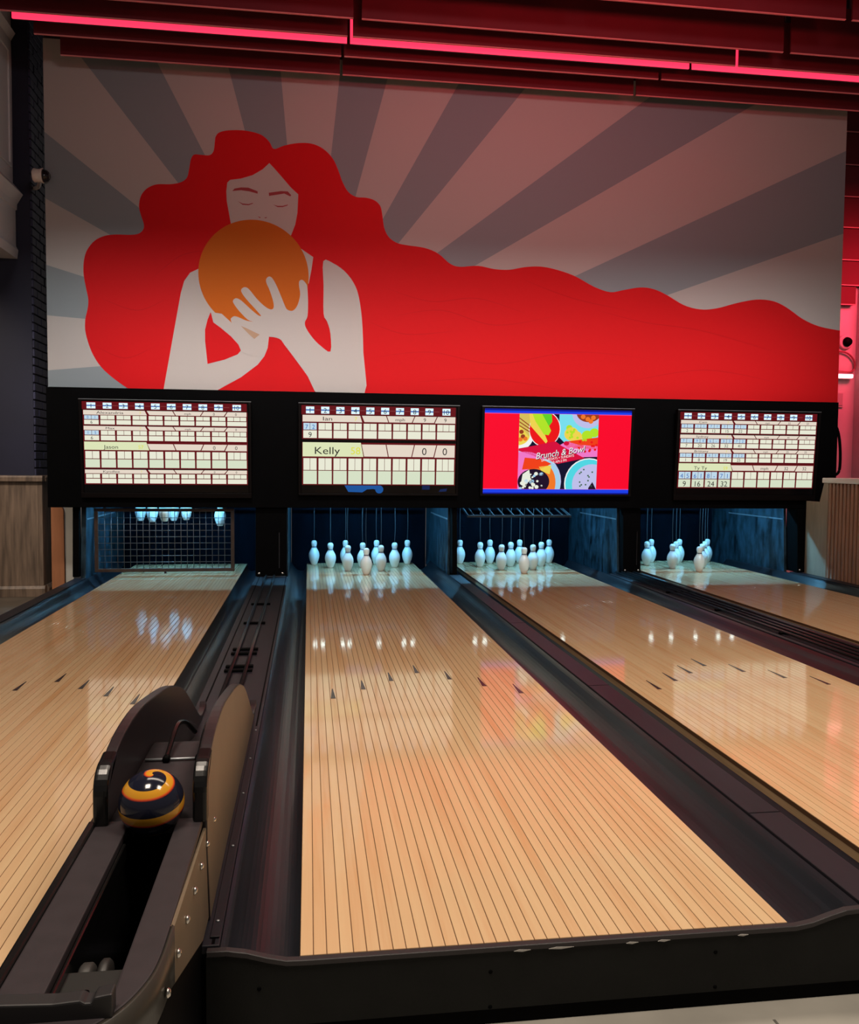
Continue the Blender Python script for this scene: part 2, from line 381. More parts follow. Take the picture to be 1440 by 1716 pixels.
wchild('cap_moulding', MB().prism([(-2.249, 0.815), (-2.195, 0.815), (-2.195, 0.85), (-2.205, 0.865), (-2.249, 0.865)], 6.051, 6.35, 'y'), WAINS)
wchild('baseboard', MB().prism([(5.985, FZ+0.006), (6.05, FZ+0.006), (6.05, FZ+0.10), (5.999, FZ+0.10), (5.985, FZ+0.075)], -4.8, -2.20, 'x'), WAINS)
wchild('baseboard', MB().prism([(-2.215, FZ+0.006), (-2.185, FZ+0.006), (-2.185, FZ+0.07), (-2.20, FZ+0.10), (-2.215, FZ+0.10)], 6.051, 6.34, 'y'), WAINS)
tag(MB().prism([(-2.17, FZ+0.006), (-2.066, FZ+0.006), (-2.066, 0.56), (-2.074, 0.585), (-2.095, 0.60), (-2.17, 0.60)], 6.08, 6.12, 'y').build('cabinet_side', ORANGE, None, 0.003),
    'orange-brown wood board with a rounded top corner beside the leftmost lane', 'board')
tag(MB().box(-2.060, -1.995, 6.10, 6.13, FZ+0.006, 0.605).build('edge_board', PALEBOARD, None, 0.002),
    'narrow pale board right of the orange-brown wood board', 'board')

# upper left: white bulkhead with cornice
prof = [(-2.416, 5.28), (-2.416, 4.54), (-2.38, 4.50), (-2.416, 4.44), (-2.414, 4.30), (-2.42, 3.291), (-2.341, 3.198), (-2.389, 3.117), (-2.392, 3.073), (-2.403, 3.068),
        (-2.403, 2.774), (-2.386, 2.74), (-2.395, 2.671), (-2.9, 2.671), (-2.9, 5.28)]
bk = struct(MB().prism(prof, 2.0, 6.045, 'y').build('wall_left_bulkhead', WHITETRIM), 'white panelled bulkhead with cornice at the upper left')
pf = MB()
for y0 in (2.2, 3.2, 4.2, 5.2):
    y1 = y0+0.78
    for a in ((y0, y1, 3.40, 3.43), (y0, y1, 4.32, 4.35), (y0, y0+0.03, 3.43, 4.32), (y1-0.03, y1, 3.43, 4.32)):
        pf = MB().box(-2.421, -2.405, a[0], a[1], a[2], a[3])
        pf.build('panel_moulding', WHITETRIM, bk, 0.004, 1)

# security camera on the brick return
sc = empty('security_camera', (-2.12, 5.72, 3.26), 'small white security camera with black lens beside the mural', 'camera')
def rel(o, p):
    o.location = -Vector(p.location); return o
def under(o, part):
    o.parent = part; o.location = (0, 0, 0); return o
rel(MB().lathe([(0.0, 0), (0.042, 0.001), (0.056, 0.012), (0.050, 0.035), (0.052, 0.062), (0.060, 0.078), (0.0, 0.079)], (-2.165, 5.715, 3.262), 24, axis='x').build('body', mat('white_plastic', (0.78, 0.68, 0.60), 0.4), sc), sc)
lens = rel(MB().lathe([(0.0, 0), (0.050, 0.0), (0.050, 0.012), (0.042, 0.034), (0.026, 0.048), (0.0, 0.052)], (-2.086, 5.715, 3.262), 24, axis='x').build('lens', mat('lens_black', (0.01, 0.01, 0.012), 0.15), sc), sc)
under(MB().lathe([(0.014, 0), (0.022, 0.0), (0.022, 0.006), (0.014, 0.006)], (-2.040, 5.715, 3.262), 20, axis='x', caps=False).build('lens_ring', mat('ring_grey', (0.16, 0.15, 0.15), 0.3), sc), lens)
rel(MB().tube(smooth_poly([(-2.13, 5.735, 3.262), (-2.15, 5.84, 3.262), (-2.21, 6.02, 3.265), (-2.27, 6.10, 3.27)], 4, False), 0.016).build('mount_arm', mat('white_plastic', (0.7, 0.66, 0.62)), sc), sc)

# right: pink lit room beyond the low wall
PINKWALL = mat('pale_pink_wall', (0.62, 0.50, 0.52), 0.55, noise=0.08, nscale=(3, 3, 3))
struct(MB().box(4.9, 9.5, 7.55, 7.65, FZ, 5.3).build('wall_far', PINKWALL), 'far wall in red light behind the low slatted wall')
struct(MB().box(6.22, 6.36, 7.30, 7.55, FZ, 3.04).build('trim_1', PINKWALL, None, 0.006), 'pale pilaster in red light at the right edge')
for i, (x1, z0, z1) in enumerate([(6.14, 2.83, 3.03), (8.5, 3.045, 3.31), (8.5, 3.325, 3.67), (8.5, 3.685, 4.01), (8.5, 4.025, 4.36), (8.5, 4.375, 4.72), (8.5, 4.735, 5.28)]):
    o = empty('red_wall_board', (5.2, 7.5, z0), ['dark red board stub', 'dark red wall board, lowest full one', 'dark red wall board, second full one from below', 'dark red wall board, third full one from below', 'dark red wall board, fourth full one from below', 'dark red wall board, fifth full one from below', 'dark red wall board, topmost'][i]+' at the right edge', 'board', 'red boards right of the mural')
    p = MB().box(5.0, x1, 7.46, 7.55, z0, z1).build('board', REDBAF, o, 0.002); p.location = (-5.2, -7.5, -z0)
    p = MB().box(5.0, x1, 7.452, 7.47, z0-0.005, z0+0.004).build('edge_strip', EDGE_HIGHLIGHT, o); p.location = (-5.2, -7.5, -z0)
lp = empty('wall_lamp', (6.0, 7.5, 2.02), 'short glowing red bar lamp on the far wall at the right edge', 'lamp')
rel(MB().box(5.90, 6.16, 7.50, 7.55, 2.0, 2.06).build('housing', WHITETRIM, lp, 0.004), lp)
rel(MB().box(5.91, 6.15, 7.47, 7.50, 2.01, 2.05).build('diffuser', mat('pink_diffuser', (1, .5, .5), emit=(1.0, 0.35, 0.35), estr=4.0), lp, 0.004), lp)
sp = empty('wall_speaker', (6.08, 7.5, 2.42), 'small round black-centred fixture on the pink lit wall', 'fixture')
rel(MB().lathe([(0.0, 0), (0.085, 0.0), (0.085, -0.02), (0.07, -0.035), (0.06, -0.03), (0.0, -0.03)], (6.08, 7.55, 2.42), 24, axis='y').build('ring', PINKWALL, sp), sp)
rel(MB().lathe([(0.0, 0), (0.055, 0.0), (0.045, -0.03), (0.0, -0.035)], (6.09, 7.515, 2.42), 20, axis='y').build('lens', BLACK, sp), sp)
tag(MB().tube(smooth_poly([(5.6, 7.52, 2.30), (5.9, 7.52, 2.31), (6.08, 7.52, 2.30), (6.18, 7.52, 2.22), (6.19, 7.52, 2.12), (6.12, 7.52, 2.08), (5.9, 7.52, 2.09), (5.6, 7.52, 2.09)], 5, False), 0.011).build('wall_conduit', mat('conduit_red', (0.3, 0.06, 0.08), 0.4)),
    'thin conduit looping around the red lamp on the far wall', 'conduit')
jb = empty('junction_box', (6.03, 7.54, 1.76), 'small flat cover plate on the pink lit far wall', 'plate')
rel(MB().box(5.98, 6.08, 7.53, 7.55, 1.68, 1.86).build('plate', PINKWALL, jb, 0.004), jb)
rel(MB().box(5.995, 6.065, 7.522, 7.53, 1.70, 1.84).build('cover', mat('cover_pink', (0.5, 0.36, 0.38), 0.5), jb, 0.003), jb)
tag(MB().tube(smooth_poly([(4.80, 5.735, 1.40), (4.855, 5.74, 1.34), (4.885, 5.74, 1.20), (4.893, 5.74, 1.02), (4.875, 5.74, 0.94), (4.82, 5.74, 0.915)], 6, False), 0.013).build('power_cable', BLACK),
    'thick black cable looping from the right end of the screen panel', 'cable')

# low slatted wall at the right
lw = empty('low_wall', (4.55, 4.0, FZ), 'low oak slatted wall with cream ledge right of the lanes', 'low wall')
LWY = 5.36
rel(MB().box(4.522, 4.75, 1.6, LWY, FZ, 0.855).build('backing', SLATBACK, lw), lw)
rel(MB().prism([(5.295, FZ), (5.625, FZ), (5.625, 0.685), (5.42, 0.685), (5.36, 0.855), (5.295, 0.855)], 4.500, 4.522, 'x').build('end_stile', mat('stile_oak', (0.36, 0.25, 0.165), 0.5, noise=0.15, nscale=(20, 20, 3)), lw, 0.002), lw)
rel(MB().box(4.480, 4.80, 1.6, LWY, 0.856, 0.90).build('ledge', CREAM, lw, 0.006), lw)
sm = MB().box(0, 0.022, -0.0160, 0.0160, FZ, 0.855).mesh('slat', OAKSLAT, 0.003, 1)
y = 5.27
while y > 1.7:
    o = link('slat', sm, lw, (4.50-4.55, y-4.0, -FZ)); y -= 0.0515

# ------------------------------------------------------------------ lanes
W = 1.054; NB = 39; LEN = 6.92
LX = [-1.631, 0.0, 1.4446, 3.139]           # left edge of each lane
GUT = [(-1.80, -0.425), (-0.158, 1.23), (1.325, 2.665), (2.985, 4.40)]   # outer edges of each lane's gutters
LANES = ['leftmost lane, the one with the wire guard', 'second lane from the left', 'third lane from the left', 'rightmost lane']
bw = W/NB
board_me = MB().box(-bw/2+0.00085, bw/2-0.00085, 0.0, LEN, -0.016, 0.0).mesh('board', WOOD, 0.0007, 1)
arrow_me = MB().prism([(-0.0105, -0.085), (0.0105, -0.085), (0.002, 0.075), (-0.002, 0.075)], 0.0, 0.0006, 'z').mesh('arrow', ARROW)
def gutter_profile(x0, x1, low=False):
    d = x1-x0
    t = [(0.0, -0.006), (0.03, -0.03), (0.10, -0.055), (0.22, -0.068), (0.42, -0.068), (0.60, -0.056), (0.78, -0.028), (0.92, 0.008), (1.0, 0.022)]
    if low: t[:3] = [(0.0, -0.040), (0.05, -0.048), (0.12, -0.058)]
    return smooth_poly([(x0+d*a, b) for a, b in t], 3, False)
for i, x0 in enumerate(LX):
    ln = empty('bowling_lane', (x0+W/2, 0, 0), ['golden board bowling lane at far left with wire guard at its end', 'golden board bowling lane right of the ball return, nearest and widest', 'golden board bowling lane, third from the left, ending below the red brunch menu screen', 'golden board bowling lane at far right beside the slatted low wall'][i], 'bowling lane', 'bowling lanes')
    for k in range(NB):
        link('board', board_me, ln, (-W/2+bw*(k+0.5), 0, 0))
    MB().box(-W/2+0.0005, W/2-0.0005, 0.001, LEN, -0.155, -0.0165).build('lane_bed', LANE_SIDE, ln)
    MB().box(-W/2, W/2, 0.0005, LEN, -0.0162, -0.0022).build('joint_filler', JOINT, ln)
    for k in range(-3, 4):
        link('arrow', arrow_me, ln, (k*0.1355, 2.41-abs(k)*0.136, 0.0001))
    if i == 0: MB().box(-W/2, W/2, 5.098, 5.102, -0.0015, 0.0003).build('deck_joint', JOINT, ln)
    c = x0+W/2
    for side, gx in ((-1, GUT[i][0]), (1, GUT[i][1])):
        MB().strip(gutter_profile(side*(W/2+0.001), gx-c, side < 0 and i > 1), 0.002, 6.9, 0.006).build('gutter', GUTTER, ln)

# dividers between the lanes (cap boards), z = 0.03
def divider(name, x0, x1, label, extra=None, y1=5.70):
    o = empty(name, ((x0+x1)/2, 0, 0), label, 'divider', 'lane dividers')
    c = (x0+x1)/2
    MB().box(x0-c, x1-c, 0.004, y1, 0.012, 0.030).build('cap_board', DIVIDER, o, 0.003)
    MB().box(x0-c+0.008, x1-c-0.008, 0.004, y1, -0.155, 0.012).build('plinth', BLACK, o)
    if extra: extra(o, c)
    return o
def plain(o, c):
    for y in (0.5, 1.9, 3.4):
        MB().box(-0.046, 0.046, y, y+0.003, 0.0301, 0.0307).build('seam', BLACK, o)
divider('lane_divider', 1.231, 1.324, 'flat dark purple-brown cap board between the second and third lanes', plain)
def tracks(rails, seams, clips):
    def f(o, c):
        for x in rails:
            MB().tube([(x-c, 0.9 if c < 0 else 0.1, 0.0415), (x-c, 5.69, 0.0415)], 0.009).build('rail', mat('rail_black', (0.006, 0.006, 0.007), 0.3), o)
        for x in seams:
            MB().box(x-c-0.003, x-c+0.003, 0.01, 5.69, 0.0295, 0.0312).build('seam', BLACK, o)
        for y in clips:
            MB().box(min(rails)-c-0.03, max(rails)-c+0.03, y, y+0.028, 0.030, 0.042).build('rail_clip', BLACK, o, 0.002, 1)
    return f
divider('ball_track_divider', -0.424, -0.159, 'dark divider with two thin ball rails running away behind the ball return', tracks([-0.337, -0.270], [-0.392, -0.172], [2.30, 2.38, 2.66, 2.76, 3.5, 4.2]))
divider('ball_track_divider', 2.666, 2.984, 'dark railed divider between the third and rightmost lanes', tracks([2.735, 2.79, 2.84, 2.895], [2.70, 2.95], [2.1, 2.9, 3.7, 4.5]))
divider('edge_divider', -1.885, -1.801, 'narrow dark cap along the outer edge of the leftmost lane')
divider('edge_divider', 4.401, 4.498, 'narrow dark cap between the rightmost lane and the slatted wall')
# flat cap strip with rivets along the gutter right of the ball return
st = empty('riveted_strip', (-0.172, 0.7, 0.03), 'narrow dark strip with rivets right of the ball return', 'strip')
rel(MB().box(-0.180, -0.161, 0.03, 1.45, 0.0312, 0.0345).build('strip', DIVIDER, st, 0.001, 1), st)
for y in (0.09, 0.45, 0.8, 1.1, 1.4):
    rel(MB().lathe([(0, 0.0), (0.0045, 0.0), (0.003, 0.002), (0, 0.0025)], (-0.1705, y, 0.0345), 12).build('rivet', GREYSTEEL, st), st)

# front board
fp = empty('lane_fascia', (0, -0.03, FZ), 'black front board with curved rubber edge along the near end of the lanes', 'front board')
def ztop(x):
    best = 0.030
    for lx in LX:
        d = max(lx-x, x-(lx+W), 0)
        t = min(max((d-0.01)/0.14, 0), 1); best = min(best, 0.030*(t*t*(3-2*t)))
    return best
for a, b in ((-1.885, -0.425), (-0.183, 4.498)):
    xs = [a+(b-a)*k/120 for k in range(121)]
    fb = rel(MB().prism([(x, ztop(x)-0.013) for x in xs]+[(b, FZ+0.035), (a, FZ+0.035)], -0.014, -0.002, 'y').build('front_board', FASCIA, fp), fp)
    ec = rel(MB().prism([(x, ztop(x)-0.001) for x in xs]+[(x, ztop(x)-0.013) for x in reversed(xs)], -0.017, -0.0005, 'y').build('edge_cap', CAPRUB, fp, 0.0015, 1), fp)
    rel(MB().box(a, b, -0.008, -0.002, FZ, FZ+0.035).build('toe_kick', BLACK, fp), fp)
for x, z in ((0.882, -0.048), (0.883, -0.125), (0.39, -0.055), (0.39, -0.13), (-0.08, -0.055)):
    under(MB().lathe([(0, 0), (0.0045, 0), (0.0035, -0.0012), (0, -0.0006)], (x, -0.0141, z), 10, axis='y').build('screw', BLACK, fp), fb)
for x, w in ((0.438, 0.036), (0.512, 0.054), (0.680, 0.027), (0.750, 0.028), (0.930, 0.024)):
    under(MB().prism([(x, ztop(x)-0.0125), (x+w*.3, ztop(x)-0.0095), (x+w, ztop(x)-0.0115), (x+w*.5, ztop(x)-0.0145)], -0.0182, -0.0168, 'y').build('worn_patch', mat('worn_white', (0.4, 0.38, 0.35), 0.6), fp), ec)

# ------------------------------------------------------------------ ball return
rt = empty('ball_return', (-0.30, 0.0, FZ), 'black ball return hood with two raised side fins between the first two lanes', 'ball return')
TZ = 0.270
def rc(name, mb, mt, bevel=0.0, seg=2): return rel(mb.build(name, mt, rt, bevel, seg), rt)
rc('left_rail', MB().prism([(-0.402, 0.06), (-0.338, 0.06), (-0.338, -0.545), (-0.402, -0.63)], TZ-0.016, TZ, 'z'), HOODGREY, 0.003)
corner = smooth_poly([(-0.196, -0.36), (-0.198, -0.449), (-0.207, -0.507), (-0.231, -0.564), (-0.272, -0.607), (-0.33, -0.628), (-0.401, -0.632)], 5, False)
rc('right_rail', MB().prism([(-0.246, 0.06), (-0.196, 0.06)]+corner+[(-0.401, -0.628), (-0.337, -0.546), (-0.246, -0.546)], TZ-0.016, TZ, 'z'), HOODGREY, 0.003)
rc('deck', MB().prism(smooth_poly([(0.061, TZ), (0.45, TZ), (0.56, TZ-0.004), (0.64, TZ-0.03), (0.75, TZ-0.09), (1.1, 0.08), (1.35, 0.035)], 4, False)+[(1.35, 0.031), (0.061, 0.031)], -0.378, -0.2125, 'x', 0, True), HOODGREY)
wall = [(-0.190, 0.30), (-0.190, 0.0), (-0.190, -0.36), (-0.192, -0.449), (-0.201, -0.509), (-0.226, -0.570), (-0.269, -0.614), (-0.33, -0.636), (-0.402, -0.640)]
wall = [wall[0], wall[1]]+smooth_poly(wall[2:], 5, False)
def lowz(p): return 0.03+0.165*min(max((0.05-p[1])/0.46, 0), 1)
wrap = rc('side_wrap', MB().prism([(y_, z_) for (x_, y_), z_ in ((wall[0], 0.03), (wall[1], 0.045))]+[(-0.36, lowz((0, -0.36))), (-0.36, TZ-0.001), (0.30, 0.235), (0.30, 0.03)], -0.196, -0.190, 'x'), HOODSIDE)
nose = wall[2:]; nin = [(x_-0.005, y_+0.005) for x_, y_ in nose]
mbn = MB(); k_ = len(nose)
vs_ = [(x_, y_, lowz((x_, y_))) for x_, y_ in nose]+[(x_, y_, TZ-0.001) for x_, y_ in nose]+[(x_, y_, lowz((x_, y_))) for x_, y_ in nin]+[(x_, y_, TZ-0.001) for x_, y_ in nin]
fs_ = []
for q_ in range(k_-1):
    fs_ += [(q_, q_+1, k_+q_+1, k_+q_), (2*k_+q_, 3*k_+q_, 3*k_+q_+1, 2*k_+q_+1), (k_+q_, k_+q_+1, 3*k_+q_+1, 3*k_+q_), (q_, 2*k_+q_, 2*k_+q_+1, q_+1)]
mbn.add(vs_, fs_, 0, True)
rc('nose_wrap', mbn, mat('nose_shaded', (0.030, 0.026, 0.020), 0.4))  # side panel colour darkened to put in the shade on the curved nose
inn = [(x_-0.003, y_+0.004) for x_, y_ in wall]; inn2 = [(x_-0.008, y_+0.009) for x_, y_ in wall]
rc('lower_skirt', MB().prism(inn+inn2[::-1], FZ, 0.20, 'z'), BLACK)
rc('left_side', MB().box(-0.418, -0.404, -0.632, 0.10, FZ, TZ-0.001), HOODDARK, 0.003)
rc('left_trim', MB().box(-0.4185, -0.4025, -0.632, 0.06, TZ-0.06, TZ+0.003), HOODDARK, 0.004)
rc('slot_lining', MB().box(-0.352, -0.338, -0.545, 0.06, 0.02, TZ-0.017), HOODDARK, 0.002)
rc('slot_lining', MB().box(-0.246, -0.232, -0.545, 0.06, 0.02, TZ-0.017), HOODDARK, 0.002)
rc('slot_edge', MB().box(-0.3375, -0.331, -0.545, -0.02, TZ-0.045, TZ-0.012), HOODDARK, 0.002, 1)
rc('slot_floor', MB().box(-0.338, -0.246, -0.545, 0.06, 0.0, 0.02), BLACK)
rc('slot_back', MB().box(-0.338, -0.246, 0.045, 0.06, 0.02, TZ-0.03), BLACK)
rc('stop_plate', MB().box(-0.338, -0.246, -0.545, -0.425, 0.235, 0.243), mat('plate_grey', (0.010, 0.011, 0.010), 0.5), 0.002)
rc('roller', MB().lathe([(0.0, 0), (0.03, 0), (0.034, 0.004), (0.034, 0.016), (0.03, 0.02), (0.012, 0.02), (0.0, 0.018)], (-0.322, -0.404, 0.206), 24, axis='x'), mat('roller_grey', (0.030, 0.028, 0.026), 0.5))
rc('roller', MB().lathe([(0.0, 0), (0.03, 0), (0.034, 0.004), (0.034, 0.012), (0.03, 0.016), (0.0, 0.016)], (-0.296, -0.392, 0.204), 24, axis='x'), mat('roller_dark', (0.016, 0.014, 0.013), 0.5))
rc('end_block', MB().prism([(-0.384, 0.250), (-0.236, 0.250), (-0.236, 0.301), (-0.258, 0.298), (-0.262, 0.291), (-0.270, 0.291), (-0.276, 0.295), (-0.31, 0.293), (-0.384, 0.297)], -0.582, -0.556, 'y'), mat('block_black', (0.016, 0.015, 0.016), 0.45), 0.0025)
rc('peg', MB().lathe([(0, 0.0), (0.006, 0), (0.006, 0.014), (0, 0.016)], (-0.290, -0.50, 0.243), 12), BLACK)
# side fins
fin = [(0.06, 0.225), (0.058, 0.330), (0.068, 0.362), (0.10, 0.378), (0.22, 0.402), (0.40, 0.405), (0.62, 0.379), (0.82, 0.348), (0.97, 0.312), (1.12, 0.262), (1.28, 0.185), (1.42, 0.112), (1.52, 0.062), (1.60, 0.042), (1.68, 0.046), (1.72, 0.060)]
fp2 = smooth_poly(fin[1:], 4, False)
def fin_part(x0, x1, mi_out):
    mb = MB(); poly = [(0.06, 0.20)]+fp2+[(1.72, 0.0305), (0.10, 0.0305)]
    n = len(poly)
    mb.prism(poly, x0, x1, 'x')
    # outer face carries the lighter laminate
    idx = 1 if mi_out == 'hi' else 0
    mb.m[len(mb.m)-n-2+idx] = 1
    me = mb.mesh('fin', [mat('fin_edge', (0.016, 0.011, 0.013), 0.36), HOODSIDE], 0.004, 2)
    return rel(link('fin', me, rt), rt)
fins = [fin_part(-0.4035, -0.379, 'lo'), fin_part(-0.2115, -0.187, 'hi')]
for fo, x0, x1 in ((fins[0], -0.4060, -0.3765), (fins[1], -0.2140, -0.1845)):
    under(MB().prism([(0.034, 0.268)]+[(0.092-0.058*math.cos(w_*PI/2/8), 0.330+0.056*math.sin(w_*PI/2/8)) for w_ in range(9)]+[(0.13, 0.393), (0.13, 0.378), (0.094, 0.370), (0.0665, 0.345), (0.0625, 0.325), (0.0625, 0.268)], x0, x1, 'x').build('fin_bumper', HOODDARK, rt, 0.0085, 4), fo)
for y in (0.186, 0.063, -0.036, -0.133, -0.234, -0.337, -0.442):
    under(MB().lathe([(0.0075, 0.0), (0.007, 0.003), (0.0045, 0.006), (0, 0.007)], (-0.190, y, 0.212), 14, axis='x').build('bolt', STEEL, rt), wrap)
# ball lifter wires
for x in (-0.322, -0.246):
    gw = rc('guide_wire', MB().tube(smooth_poly([(x, 0.40, 0.279), (x, 0.46, 0.290), (x, 0.53, 0.304), (x+0.002, 0.60, 0.306), (x+0.012, 0.66, 0.288), (x+0.03, 0.70, 0.25)], 5, False), 0.0065), HOODDARK)
    under(MB().lathe([(0, -0.009), (0.009, -0.009), (0.009, 0.009), (0, 0.009)], (x, 0.402, 0.278), 12, axis='y').build('wire_foot', BLACK, rt), gw)
rc('cross_wire', MB().tube([(-0.372, 0.408, 0.275), (-0.22, 0.408, 0.275)], 0.0035), GREYSTEEL)

# bowling ball with yellow spiral
def ball_material():
    mt = bpy.data.materials.new('ball_spiral'); mt.use_nodes = True; nt = mt.node_tree; b = nt.nodes['Principled BSDF']
    tc = nt.nodes.new('ShaderNodeTexCoord'); sx = nt.nodes.new('ShaderNodeSeparateXYZ')
    mp = nt.nodes.new('ShaderNodeMapping'); mp.inputs['Rotation'].default_value = (math.radians(-14), math.radians(-6), math.radians(20))
    nt.links.new(tc.outputs['Object'], mp.inputs['Vector']); 
    wob = nt.nodes.new('ShaderNodeTexNoise'); wob.inputs['Scale'].default_value = 12
    nt.links.new(mp.outputs[0], wob.inputs['Vector'])
    nt.links.new(mp.outputs[0], sx.inputs[0])
    at = nt.nodes.new('ShaderNodeMath'); at.operation = 'ARCTAN2'
    nt.links.new(sx.outputs['Y'], at.inputs[0]); nt.links.new(sx.outputs['X'], at.inputs[1])
    # polar angle / pitch + azimuth
    zn = nt.nodes.new('ShaderNodeMath'); zn.operation = 'DIVIDE'; zn.inputs[1].default_value = 0.0636; nt.links.new(sx.outputs['Z'], zn.inputs[0])
    cl = nt.nodes.new('ShaderNodeClamp'); cl.inputs[1].default_value = -1; cl.inputs[2].default_value = 1; nt.links.new(zn.outputs[0], cl.inputs[0])
    ac = nt.nodes.new('ShaderNodeMath'); ac.operation = 'ARCCOSINE'; nt.links.new(cl.outputs[0], ac.inputs[0])
    s1 = nt.nodes.new('ShaderNodeMath'); s1.operation = 'MULTIPLY'; s1.inputs[1].default_value = 1/0.86; nt.links.new(ac.outputs[0], s1.inputs[0])
    s2 = nt.nodes.new('ShaderNodeMath'); s2.operation = 'MULTIPLY_ADD'; s2.inputs[1].default_value = 1/(2*PI); nt.links.new(at.outputs[0], s2.inputs[0]); nt.links.new(s1.outputs[0], s2.inputs[2])
    s3 = nt.nodes.new('ShaderNodeMath'); s3.operation = 'MULTIPLY_ADD'; s3.inputs[1].default_value = 0.08; nt.links.new(wob.outputs['Fac'], s3.inputs[0]); nt.links.new(s2.outputs[0], s3.inputs[2])
    fr = nt.nodes.new('ShaderNodeMath'); fr.operation = 'FRACT'; nt.links.new(s3.outputs[0], fr.inputs[0])
    rp = nt.nodes.new('ShaderNodeValToRGB'); rp.color_ramp.interpolation = 'LINEAR'
    els = rp.color_ramp.elements
    els[0].position = 0.0; els[0].color = (0.010, 0.011, 0.022, 1)
    els[1].position = 1.0; els[1].color = (0.010, 0.011, 0.022, 1)
    for p, c in ((0.56, (0.010, 0.011, 0.022)), (0.58, (0.58, 0.28, 0.025)), (0.83, (0.56, 0.25, 0.018)), (0.88, (0.62, 0.09, 0.02)), (0.93, (0.25, 0.02, 0.012)), (0.95, (0.010, 0.011, 0.022))):
        e = els.new(p); e.color = c+(1,)
    nt.links.new(fr.outputs[0], rp.inputs[0]); nt.links.new(rp.outputs[0], b.inputs['Base Color'])
    b.inputs['Roughness'].default_value = 0.12
    return mt
bl_me = MB()
R = 0.0635
bl_me.lathe([(R*math.sin(PI*k/32), -R*math.cos(PI*k/32)) for k in range(33)], (0, 0, 0), 48, caps=False)
tag(bl_me.build('bowling_ball', ball_material(), None, loc=(-0.2922, 0.034, 0.3155)), 'small black bowling ball with yellow spiral bands on the ball return', 'bowling ball')

# ------------------------------------------------------------------ mural (flat print on the wall, thin layers)
MX0, MX1, MZ0, MZ1 = -2.09, 4.868, 1.592, 4.36
MY = 5.795
mu = empty('mural', (1.4, MY, MZ0), 'wide wall mural of a red-haired woman holding an orange bowling ball before sun rays', 'mural')
P_LIGHT = mat('mural_light_grey', (0.44, 0.405, 0.385), 0.6, spec=0.15)
P_GREY = mat('mural_blue_grey', (0.235, 0.265, 0.285), 0.6, spec=0.15)
P_RED = mat('mural_red', (0.62, 0.008, 0.011), 0.6, spec=0.1)
P_STRAND = mat('mural_dark_red', (0.54, 0.007, 0.010), 0.6, spec=0.1)
P_ORANGE = mat('mural_orange', (0.56, 0.125, 0.011), 0.6, spec=0.1)
P_SKIN = mat('mural_skin', (0.50, 0.445, 0.415), 0.6, spec=0.15)
P_BROW = mat('mural_brow', (0.30, 0.012, 0.016), 0.5)
P_TAN = mat('mural_tan', (0.42, 0.25, 0.15), 0.5)
def layer(name, pts, mt, k, smooth=4):
    poly = smooth_poly(pts, smooth) if smooth else pts
    poly = clip_rect(poly, MX0, MX1, MZ0, MZ1)
    y = MY-0.02-0.0009*k
    o = MB().prism(poly, y, y+0.0007, 'y').build(name, mt, mu); o.location = (-1.4, -MY, -MZ0); return o
o = MB().box(MX0, MX1, MY-0.020, MY+0.004, MZ0, MZ1).build('backing', P_LIGHT, mu); o.location = (-1.4, -MY, -MZ0)
for r in MURAL['rays']: layer('ray', r, P_GREY, 1, 0)
hp = smooth_poly(MURAL['hair'], 4, False)+[(MX1+.02, 2.21), (MX1+.02, 1.5), (-1.5, 1.5)]
layer('hair', hp, P_RED, 2, 0)
for s_ in MURAL['strands']:
    c_ = smooth_poly(s_, 6, False)
    top = [(x, z+0.004*math.sin(PI*i/(len(c_)-1))) for i, (x, z) in enumerate(c_)]
    bot = [(x, z-0.004*math.sin(PI*i/(len(c_)-1))-0.0006) for i, (x, z) in enumerate(c_)]
    layer('hair_strand', top+bot[::-1], P_STRAND, 3, 0)
layer('face', MURAL['face'], P_SKIN, 3, 0)
layer('neck', MURAL['neck'], P_SKIN, 3, 0)
layer('arm', MURAL['armL'], P_SKIN, 3, 0)
layer('arm_gap', MURAL['hole'], P_RED, 4, 0)
cx_, cz_, cr_ = MURAL_BALL
layer('ball', [(cx_+cr_*math.cos(2*PI*i/96), cz_+cr_*math.sin(2*PI*i/96)) for i in range(96)], P_ORANGE, 5, 0)
layer('hand', MURAL['handL'], P_SKIN, 6, 0)
layer('arm', MURAL['handR'], P_SKIN, 7, 3)
layer('finger_gap', MURAL['wedge'], P_TAN, 8, 0)
for k_ in ('browL', 'browR'): layer('eyebrow', MURAL[k_], P_BROW, 4, 0)
for k_ in ('eyeL', 'eyeR'): layer('eyelid', MURAL[k_], P_BROW, 4, 0)
for k_ in ('nosL', 'nosR'): layer('nostril', MURAL[k_], P_BROW, 4, 0)

# ------------------------------------------------------------------ black screen panel
mk = empty('screen_panel', (1.4, 5.73, 0.62), 'long black panel carrying the score screens below the mural', 'panel')
rel(MB().box(-2.085, 4.83, 5.695, 5.765, 0.612, 1.588).build('board', BLACK, mk, 0.004), mk)
rel(MB().box(-2.085, 4.83, 5.765, 5.83, 0.612, 0.640).build('lower_lip', BLACK, mk, 0.003), mk)

